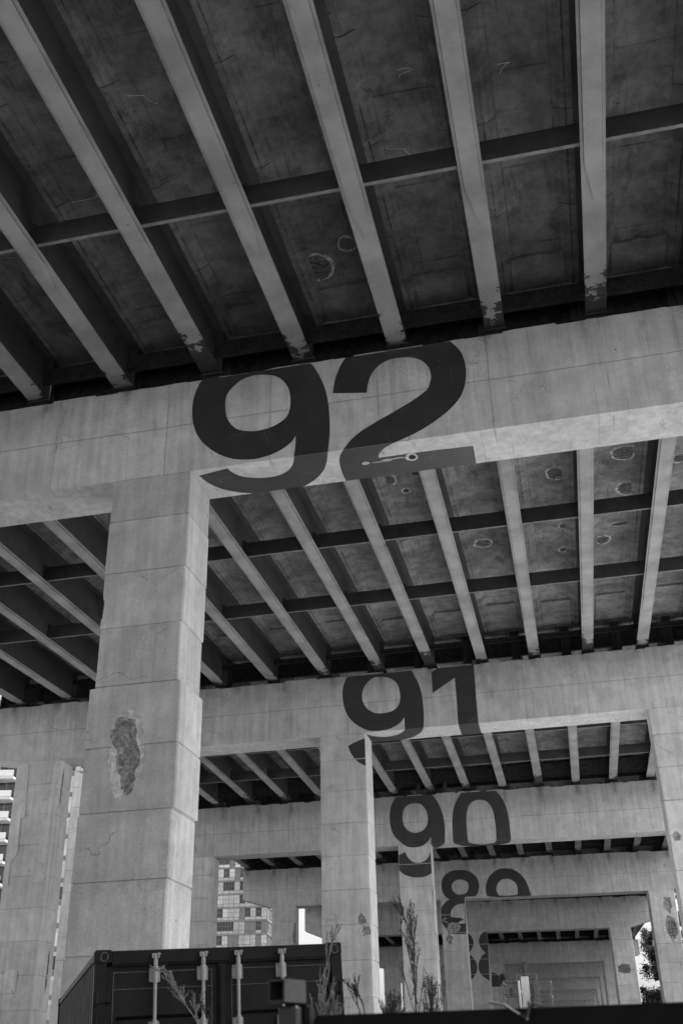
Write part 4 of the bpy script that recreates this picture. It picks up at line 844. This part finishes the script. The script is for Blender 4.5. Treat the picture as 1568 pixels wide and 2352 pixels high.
# ------------------------------------------------------------------ dry weeds behind the barrier
MT['straw'] = plain('dry_stem', .20, .9, .1, var=.4, sc=30)
MT['straw_dark'] = plain('dry_seed_head', .05, .95, .05, var=.4, sc=30)
def weed(x, y, path, n_br, seed, label, spread=.10, pale=False, brl=.22, f0=.3, hang=0.):
    """path: upper part of the main stem as (x, z) points in metres, root first"""
    r = random.Random(seed); T = thing('dry_weed', label, 'plant', (x, y, 0), 0, 'dry weeds behind the barrier')
    stems = bmesh.new(); seeds = bmesh.new()
    def seedhead(p, q, dens, size):
        L = (q - p).length; m = max(2, int(L * dens))
        for k in range(m):
            c = p.lerp(q, r.random()) + Vector((r.gauss(0, 1), r.gauss(0, 1), r.gauss(0, 1))) * size * .7
            s_ = size * r.uniform(.6, 1.3); a = Vector((r.uniform(-1, 1), r.uniform(-1, 1), r.uniform(-.3, 1.6))).normalized(); b_ = a.orthogonal().normalized(); e = a.cross(b_)
            vs = [seeds.verts.new(c + a * s_ * 1.4), seeds.verts.new(c + b_ * s_ * .6), seeds.verts.new(c + e * s_ * .6 - b_ * s_ * .4), seeds.verts.new(c - e * s_ * .5 - b_ * s_ * .3), seeds.verts.new(c - a * s_)]
            for f in ((0, 1, 2), (0, 2, 3), (0, 3, 1), (4, 2, 1), (4, 3, 2), (4, 1, 3)): seeds.faces.new([vs[i] for i in f])
    ctl = [Vector((0, 0, 0)), Vector(((path[0][0] - x) * .7, 0, path[0][1] * .6))] + [Vector((a - x, 0, c)) for a, c in path]
    main = []
    for i in range(len(ctl) - 1):
        p0, p1, p2, p3 = ctl[max(0, i - 1)], ctl[i], ctl[i + 1], ctl[min(len(ctl) - 1, i + 2)]
        for k in range(4):
            t = k / 4; main.append(.5 * (2 * p1 + (p2 - p0) * t + (2 * p0 - 5 * p1 + 4 * p2 - p3) * t * t + (3 * p1 - p0 - 3 * p2 + p3) * t ** 3))
    main.append(ctl[-1]); m = len(main)
    tube(stems, main, .0040, 5, r2=.0014)
    lo = 8
    for k in range(n_br):
        f = f0 + (1 - f0) * r.random() ** 1.5 * .8; i = min(m - 2, int(lo + f * (m - 1 - lo))) if m > lo + 2 else m // 2; p = main[i]
        tg_ = (main[i + 1] - main[i]).normalized(); L = brl * (1.15 - f) * r.uniform(.7, 1.3) + .03
        d_ = (tg_ + Vector((r.gauss(0, spread * 4), r.gauss(0, spread * 4), r.gauss(0, spread)))).normalized(); b_ = [p.copy()]
        for q in range(7):
            d_ = (d_ + Vector((r.gauss(0, .05), r.gauss(0, .05), .13 - hang))).normalized(); b_.append(b_[-1] + d_ * L / 7)
        tube(stems, b_, .0022, 4, r2=.0010)
        for q0, q1 in zip(b_[2:], b_[3:]): seedhead(q0, q1, 320, .0026)
        for j in (2, 4):
            d2 = (d_ + Vector((r.gauss(0, .35), r.gauss(0, .35), .1))).normalized(); b2 = [b_[j] + d2 * L * .09 * q for q in range(5)]; tube(stems, b2, .0018, 3, r2=.0009)
            for q0, q1 in zip(b2[1:], b2[2:]): seedhead(q0, q1, 380, .0034)
    for q0, q1 in zip(main[int(m * .55):], main[int(m * .55) + 1:]): seedhead(q0, q1, 380, .0040)
    obj('stem', stems, MT['straw'] if pale else MT['straw_dark'], T); obj('seed_head', seeds, MT['straw' if pale else 'straw_dark'], T)
weed(-.79, 5.0, [(-.79, 1.5), (-.79, 1.66), (-.79, 1.75), (-.79, 1.82), (-.79, 1.87), (-.79, 1.92), (-.80, 1.96), (-.81, 1.99), (-.82, 2.01), (-.833, 2.01), (-.842, 1.99)], 20, 5, 'tallest dry weed, in front of the column bearing the lower half of the 90', .07, brl=.20, f0=.0)
weed(-.74, 5.03, [(-.735, 1.45), (-.73, 1.55), (-.725, 1.62), (-.72, 1.70), (-.715, 1.76)], 20, 6, 'bushy dry weed crowding the tallest one on its right', .08, brl=.17, f0=.05)
weed(-.86, 4.95, [(-.865, 1.45), (-.87, 1.55), (-.88, 1.62), (-.885, 1.69)], 18, 16, 'low dry weed just left of the tallest one', .08, brl=.14, f0=.05)
weed(-.90, 5.06, [(-.905, 1.45), (-.91, 1.52), (-.925, 1.60), (-.935, 1.66)], 12, 26, 'lowest dry weed, left of the bushy group', .08, brl=.12, f0=.05)
weed(-1.22, 4.9, [(-1.22, 1.45), (-1.21, 1.56), (-1.19, 1.67), (-1.18, 1.74), (-1.17, 1.80), (-1.15, 1.87), (-1.14, 1.92), (-1.125, 1.935), (-1.118, 1.915)], 15, 9, 'pale dry weed leaning over the right corner of the container', .06, True, .16, .05)
weed(-1.17, 4.95, [(-1.165, 1.45), (-1.16, 1.55), (-1.155, 1.64), (-1.15, 1.71)], 14, 39, 'low pale dry weed at the right end of the container', .08, True, .13, .05)
weed(-1.70, 4.9, [(-1.71, 1.45), (-1.73, 1.55), (-1.76, 1.62), (-1.80, 1.67), (-1.84, 1.72), (-1.88, 1.78), (-1.92, 1.82), (-1.965, 1.835), (-1.98, 1.825)], 13, 12, 'pale dry weed arching left in front of the container doors', .07, True, .12, .2, .12)
weed(-1.66, 4.85, [(-1.665, 1.5), (-1.67, 1.59), (-1.69, 1.63), (-1.71, 1.66), (-1.735, 1.70)], 4, 42, 'thin dark dry stalk crossing behind the arching one', .05, False, .08, .3)
weed(-1.05, 5.05, [(-1.05, 1.5), (-1.05, 1.63), (-1.06, 1.67), (-1.07, 1.72), (-1.10, 1.75), (-1.12, 1.77), (-1.135, 1.775)], 7, 14, 'sparse nodding dry weed between the container and the tallest weed', .05, False, .09, .3, .1)
weed(-1.02, 5.0, [(-1.015, 1.5), (-1.02, 1.64), (-1.03, 1.68), (-1.045, 1.71), (-1.06, 1.73)], 4, 15, 'bare drooping dry stalk nearest the tallest weed group', .04, False, .07, .3)

# ------------------------------------------------------------------ mast lift at work beyond the container
MT['lift_white'] = plain('white_lift_paint', .62, .45, .4, var=.06)
MT['lift_dark'] = plain('dark_lift_steel', .05, .5, .4); MT['lift_grey'] = plain('grey_lift_rail', .09, .5, .4)
LT = thing('mast_lift', 'small white mast lift with a railed work platform beyond the weeds', 'lift', (-2.1, 35, 0))
bm = bmesh.new(); box(bm, -.75, .75, -.45, .45, .18, .62); bmesh.ops.bevel(bm, geom=bm.edges[:], offset=.04, segments=2, affect='EDGES'); obj('chassis', bm, MT['lift_white'], LT)
for sx in (-.55, .55):
    for sy in (-.5, .5):
        bm = bmesh.new(); tube(bm, [(sx, sy - .07, .2), (sx, sy + .07, .2)], .2, 18); obj('wheel', bm, MT['lift_dark'], LT, smooth=False)
bm = bmesh.new(); box(bm, -.17, .05, -.15, .05, .6, 4.16); obj('mast', bm, MT['lift_white'], LT)
bm = bmesh.new(); box(bm, -.12, .0, -.13, .03, 4.16, 4.50); box(bm, -.18, .05, -.14, .0, 4.50, 4.56); tube(bm, [(-.16, -.16, 4.2), (-.2, -.2, 4.36), (-.1, -.2, 4.47), (-.02, -.17, 4.3)], .02, 6); box(bm, .1, .2, -.1, .0, 3.5, 3.95); box(bm, .04, .1, -.1, .0, 3.2, 3.6); obj('mast_head', bm, MT['lift_dark'], LT)
bm = bmesh.new(); tube(bm, [(-.24, -.18, .6), (-.24, -.18, 4.05)], .035, 8); box(bm, -.3, -.05, -.19, -.16, 3.7, 3.78); obj('hose_rail', bm, MT['lift_white'], LT)
bm = bmesh.new(); box(bm, -.72, .72, -.5, .5, 3.08, 3.17); obj('platform_floor', bm, MT['lift_grey'], LT)
bm = bmesh.new()
for k in range(14):
    x_ = -.72 + k * .105
    hexa(bm, [Vector(v) for v in ((x_, -.505, 3.085), (x_ + .05, -.505, 3.085), (x_ + .05, -.501, 3.085), (x_, -.501, 3.085), (x_ + .045, -.505, 3.165), (x_ + .095, -.505, 3.165), (x_ + .095, -.501, 3.165), (x_ + .045, -.501, 3.165))])
obj('hazard_stripe', bm, MT['lift_dark'], LT)
for sy in (-.48, .48):
    bm = bmesh.new()
    for a_, c_, h0, h1 in ((-.70, -.28, 3.17, 4.03), (.22, .70, 3.17, 3.98)):
        for hh in (h1, (h0 + h1) / 2 + .05): tube(bm, [(a_, sy, hh), (c_, sy, hh)], .018, 6)
        for xx in (a_, c_): tube(bm, [(xx, sy, h0), (xx, sy, h1)], .018, 6)
    tube(bm, [(-.28, sy, 4.2), (.3, sy, 4.2)], .018, 6); tube(bm, [(-.28, sy, 4.2), (-.28, sy, 3.17)], .018, 6); tube(bm, [(.3, sy, 4.2), (.3, sy, 3.17)], .018, 6)
    obj('guard_rail', bm, MT['lift_grey'], LT)
bm = bmesh.new()
for xx in (-.70, .70):
    for hh in (3.6, 4.0): tube(bm, [(xx, -.48, hh), (xx, .48, hh)], .018, 6)
obj('guard_rail', bm, MT['lift_grey'], LT)
bm = bmesh.new(); box(bm, -.52, -.40, -.56, -.50, 3.60, 3.82); box(bm, .12, .2, -.56, -.5, 3.3, 3.5); obj('control_box', bm, MT['lift_dark'], LT)

# ------------------------------------------------------------------ pale pier of another structure, left
PT = thing('ramp_pier', 'tall pale concrete pier standing in daylight behind the leftmost column', 'pier', (-30.75, 61, 0), .0443)
bm = column_bm(0, 2.4, 1.6, 19.3, random.Random(4), None, 12)
for v in bm.verts:
    if v.co.z > 19.2: v.co.z -= (v.co.x) * .42
obj('shaft', bm, MT['pier'], PT)
bm = bmesh.new(); box(bm, .8, 9.0, .1, 1.5, 18.2, 20.4); obj('pier_cap', bm, MT['pier'], PT)

# ------------------------------------------------------------------ buildings beyond
MT['wallp'] = plain('pale_render', .55, .85, .2, var=.06); MT['slabw'] = plain('white_balcony_edge', .50, .8, .2, var=.06)
MT['mull'] = plain('grey_mullion', .22, .5, .4); MT['pan'] = plain('dark_spandrel', .18, .6, .4)
def glass(name, v, r=.06, var=.3, spec=.8, mt=0.):
    B = NB(name, r, spec, mt); B.color(B.math('MULTIPLY', B.rng(B.noise(B.pos(), .22, 3), .35, .65, 1 - var, 1 + var), v)); return B.m
MT['glass_d'] = glass('dark_window_glass', .03); MT['glass_l'] = glass('bright_reflecting_glass', .6, .08, .12, .8, .85); MT['curtain'] = glass('curtained_window_glass', .5, .2, .2)
bal = NB('frosted_balcony_glass', .25, .6); bal.color(.62)

def balcony_tower(x, y, rz, floors, label):
    T = thing('apartment_tower', label, 'building', (x, y, 0), rz)
    fh = 3.05; r = random.Random(3)
    bm = bmesh.new(); box(bm, -14, 14, 0, 16, 0, floors * fh); obj('wall', bm, MT['wallp'], T)
    rf = bmesh.new(); box(rf, -14.3, 14.3, -.3, 16.3, floors * fh, floors * fh + .8); obj('roof', rf, MT['slabw'], T)
    nwin = 0; extra = bmesh.new()
    for f in range(floors):
        z = f * fh
        bm = bmesh.new()                                           # curved balcony slab
        pts = [(-13.4 + 16.5 * k / 14, -1.6 - .9 * sin(pi * k / 14)) for k in range(15)]
        prism(bm, [(-13.4, -.01)] + pts + [(3.1, -.01)], lambda a, c, t: Vector((a, c, z + t)), .34); bl = obj('balcony', bm, MT['slabw'], T)
        bm = bmesh.new()
        for (a, c), (a2, c2) in zip(pts, pts[1:]): hexa(bm, [Vector((a, c + .05, z + .40)), Vector((a2, c2 + .05, z + .40)), Vector((a2, c2 + .07, z + .40)), Vector((a, c + .07, z + .40)), Vector((a, c + .05, z + 1.3)), Vector((a2, c2 + .05, z + 1.3)), Vector((a2, c2 + .07, z + 1.3)), Vector((a, c + .07, z + 1.3))])
        obj('balcony_screen', bm, bal.m, bl)
        for k in range(5):
            tgt = bmesh.new(); x0_ = -13 + k * 3.3; box(tgt, x0_, x0_ + 2.7, -.05, -.02, z + .36, z + 2.9, mat=0)
            box(tgt, x0_ + 1.3, x0_ + 1.4, -.08, -.05, z + .36, z + 2.9, mat=1)
            if nwin < 60 and 6 < f < 19: obj('window', tgt, [MT['glass_d'], MT['mull']], T); nwin += 1
            else:
                me = bpy.data.meshes.new('t'); tgt.to_mesh(me); tgt.free(); extra.from_mesh(me)
        for k in range(6):                                         # window wall right of the balconies
            x0_ = 4.0 + k * 1.62; tgt = bmesh.new()
            m0 = r.choice([0, 2, 3]); box(tgt, x0_ + .08, x0_ + 1.5, -.06, -.02, z + 1.0, z + 2.75, mat=m0); box(tgt, x0_ + .08, x0_ + 1.5, -.05, -.01, z + .25, z + .9, mat=4)
            box(tgt, x0_, x0_ + .08, -.16, -.0, z, z + 3.02, mat=1); box(tgt, x0_ + .75, x0_ + .8, -.11, -.06, z + 1.0, z + 2.75, mat=1)
            if nwin < 99 and 4 < f < 16 and k > 2: obj('window', tgt, [MT['glass_d'], MT['mull'], MT['glass_l'], MT['curtain'], MT['pan']], T); nwin += 1
            else:
                me = bpy.data.meshes.new('t'); tgt.to_mesh(me); tgt.free(); extra.from_mesh(me)
    tag(obj('window', extra, [MT['glass_d'], MT['mull'], MT['glass_l'], MT['curtain'], MT['pan']], T), kind='stuff')
balcony_tower(-84.5, 143, .08, 20, 'pale apartment tower with curved white balconies, far left')

def glass_tower(x, y, rz, floors, label):
    T = thing('glass_tower', label, 'building', (x, y, 0), rz); fh = 3.0; r = random.Random(8)
    bm = bmesh.new(); box(bm, 0, 9.2, 0, 30, 0, floors * fh); box(bm, -14, -.001, 0, 30, 0, floors * fh); box(bm, 9.201, 11.3, 7.0, 30, 0, floors * fh); obj('wall', bm, MT['pan'], T)
    rf = bmesh.new(); box(rf, -14.3, 9.5, -.3, 30.3, floors * fh, floors * fh + .6); box(rf, 9.501, 11.5, 6.7, 30.3, floors * fh, floors * fh + .6); obj('roof', rf, MT['slabw'], T)
    faces = [(Vector((-9.6, 0, 0)), Vector((1, 0, 0)), 9.6, 1), (Vector((0, 0, 0)), Vector((1, 0, 0)), 9.2, 0), (Vector((9.2, 0, 0)), Vector((0, 1, 0)), 7.0, 2), (Vector((9.2, 7.0, 0)), Vector((1, 0, 0)), 2.0, 3)]
    extra = bmesh.new(); bands = bmesh.new(); n_ = 0
    for fi, (o, d_, L, typ) in enumerate(faces):
        nr = Vector((d_.y, -d_.x, 0)); nb = max(2, int(L / 1.3)); w_ = L / nb
        def slab(bm, a, b_, z0, z1, o0, o1, mat=0):
            q = [o + d_ * a + nr * o0, o + d_ * b_ + nr * o0, o + d_ * b_ + nr * o1, o + d_ * a + nr * o1]
            hexa(bm, [c + Vector((0, 0, z0)) for c in q] + [c + Vector((0, 0, z1)) for c in q], mat)
        for f in range(floors):
            z = f * fh; slab(bands, -.05, L + .05, z - .10, z + .16, .0, .22)
            for k in range(nb):
                tg = bmesh.new(); a = k * w_
                m0 = r.choice([2, 3, 0, 4, 4] if typ in (0, 3) else ([2, 0, 0, 3] if typ == 1 else [0, 0, 4, 2]))
                slab(tg, a + .05, a + w_ - .05, z + .9, z + 2.8, .01, .05, m0); slab(tg, a + .05, a + w_ - .05, z + .24, z + .8, .01, .05, 2 if m0 != 4 else 4)
                slab(tg, a, a + .07, z + .22, z + 2.82, .0, .13, 1); slab(tg, a, a + w_, z + .82, z + .88, .0, .10, 1)
                slab(tg, a, a + w_, z + 1.9, z + 1.95, .0, .10, 1)
                if typ != 2: slab(tg, a + w_ * .5, a + w_ * .5 + .05, z + .88, z + 2.82, .0, .1, 1)
                if 8 < f < 18 and n_ < 98 and fi in (1, 3) or (fi == 0 and 10 < f < 17 and n_ < 99 and k > 2): obj('window', tg, [MT['glass_d'], MT['mull'], MT['glass_l'], MT['curtain'], MT['pan']], T); n_ += 1
                else:
                    me = bpy.data.meshes.new('t'); tg.to_mesh(me); tg.free(); extra.from_mesh(me)
    obj('floor_band', bands, MT['mull'], T)
    tag(obj('window', extra, [MT['glass_d'], MT['mull'], MT['glass_l'], MT['curtain'], MT['pan']], T), kind='stuff')
glass_tower(-83.0, 250, .12, 24, 'glazed condominium tower seen through the gap left of the second row of columns')

# ------------------------------------------------------------------ trees on the right
lf = NB('dark_leaf', .6, .35); P = lf.pos(); lf.color(lf.math('MULTIPLY', lf.rng(lf.noise(P, 2.5, 3), .3, .7, .6, 1.5), .032))
MT['leaf'] = lf.m; MT['bark'] = plain('bark', .06, .95, .1, var=.3, sc=6)
tr = lf.t.nodes.new('ShaderNodeBsdfTranslucent'); tr.inputs[0].default_value = (.05, .05, .05, 1); mx = lf.t.nodes.new('ShaderNodeMixShader'); mx.inputs[0].default_value = .3
lf.t.links.new(lf.b.outputs[0], mx.inputs[1]); lf.t.links.new(tr.outputs[0], mx.inputs[2]); lf.t.links.new(mx.outputs[0], lf.o.inputs[0])
def tree(x, y, h, rad, seed, label, nl=30000, ls=.15):
    r = random.Random(seed); T = thing('leafy_tree', label, 'tree', (x, y, 0), 0)
    bm = bmesh.new(); tube(bm, [(0, 0, 0), (.1, .1, h * .3), (-.1, .1, h * .6), (0, 0, h * .92)], .28, 8, r2=.05)
    tips = []
    for k in range(26):
        f = r.uniform(.22, .95); a = r.uniform(0, 6.28); p = Vector((0, 0, h * f)); L = rad * (1.1 - .55 * abs(f - .5)) * r.uniform(.6, 1.0); q = p + Vector((cos(a) * L, sin(a) * L, L * .35)); mid = p.lerp(q, .5) + Vector((0, 0, .2))
        tube(bm, [p, mid, q], .07, 5, r2=.02); tips += [mid, q, p.lerp(q, .75)]
    obj('trunk', bm, MT['bark'], T)
    bm = bmesh.new(); cl = [(t + Vector((r.gauss(0, .35), r.gauss(0, .35), r.gauss(0, .35))), r.uniform(.35, .85)) for t in tips for _ in range(2)]
    for k in range(nl):
        c, cr_ = r.choice(cl); p = c + Vector((r.gauss(0, .5), r.gauss(0, .5), r.gauss(0, .45))) * cr_
        a = Vector((r.gauss(0, 1), r.gauss(0, 1), r.gauss(0, .7))).normalized(); b_ = a.orthogonal().normalized(); s_ = ls * r.uniform(.6, 1.3)
        vs = [bm.verts.new(p + a * s_), bm.verts.new(p + b_ * s_ * .45), bm.verts.new(p - a * s_ * .8), bm.verts.new(p - b_ * s_ * .45)]
        bm.faces.new(vs)
    obj('crown', bm, MT['leaf'], T)
tree(8.2, 140, 23, 3.5, 1, 'dark leafy tree seen between the two right hand columns')
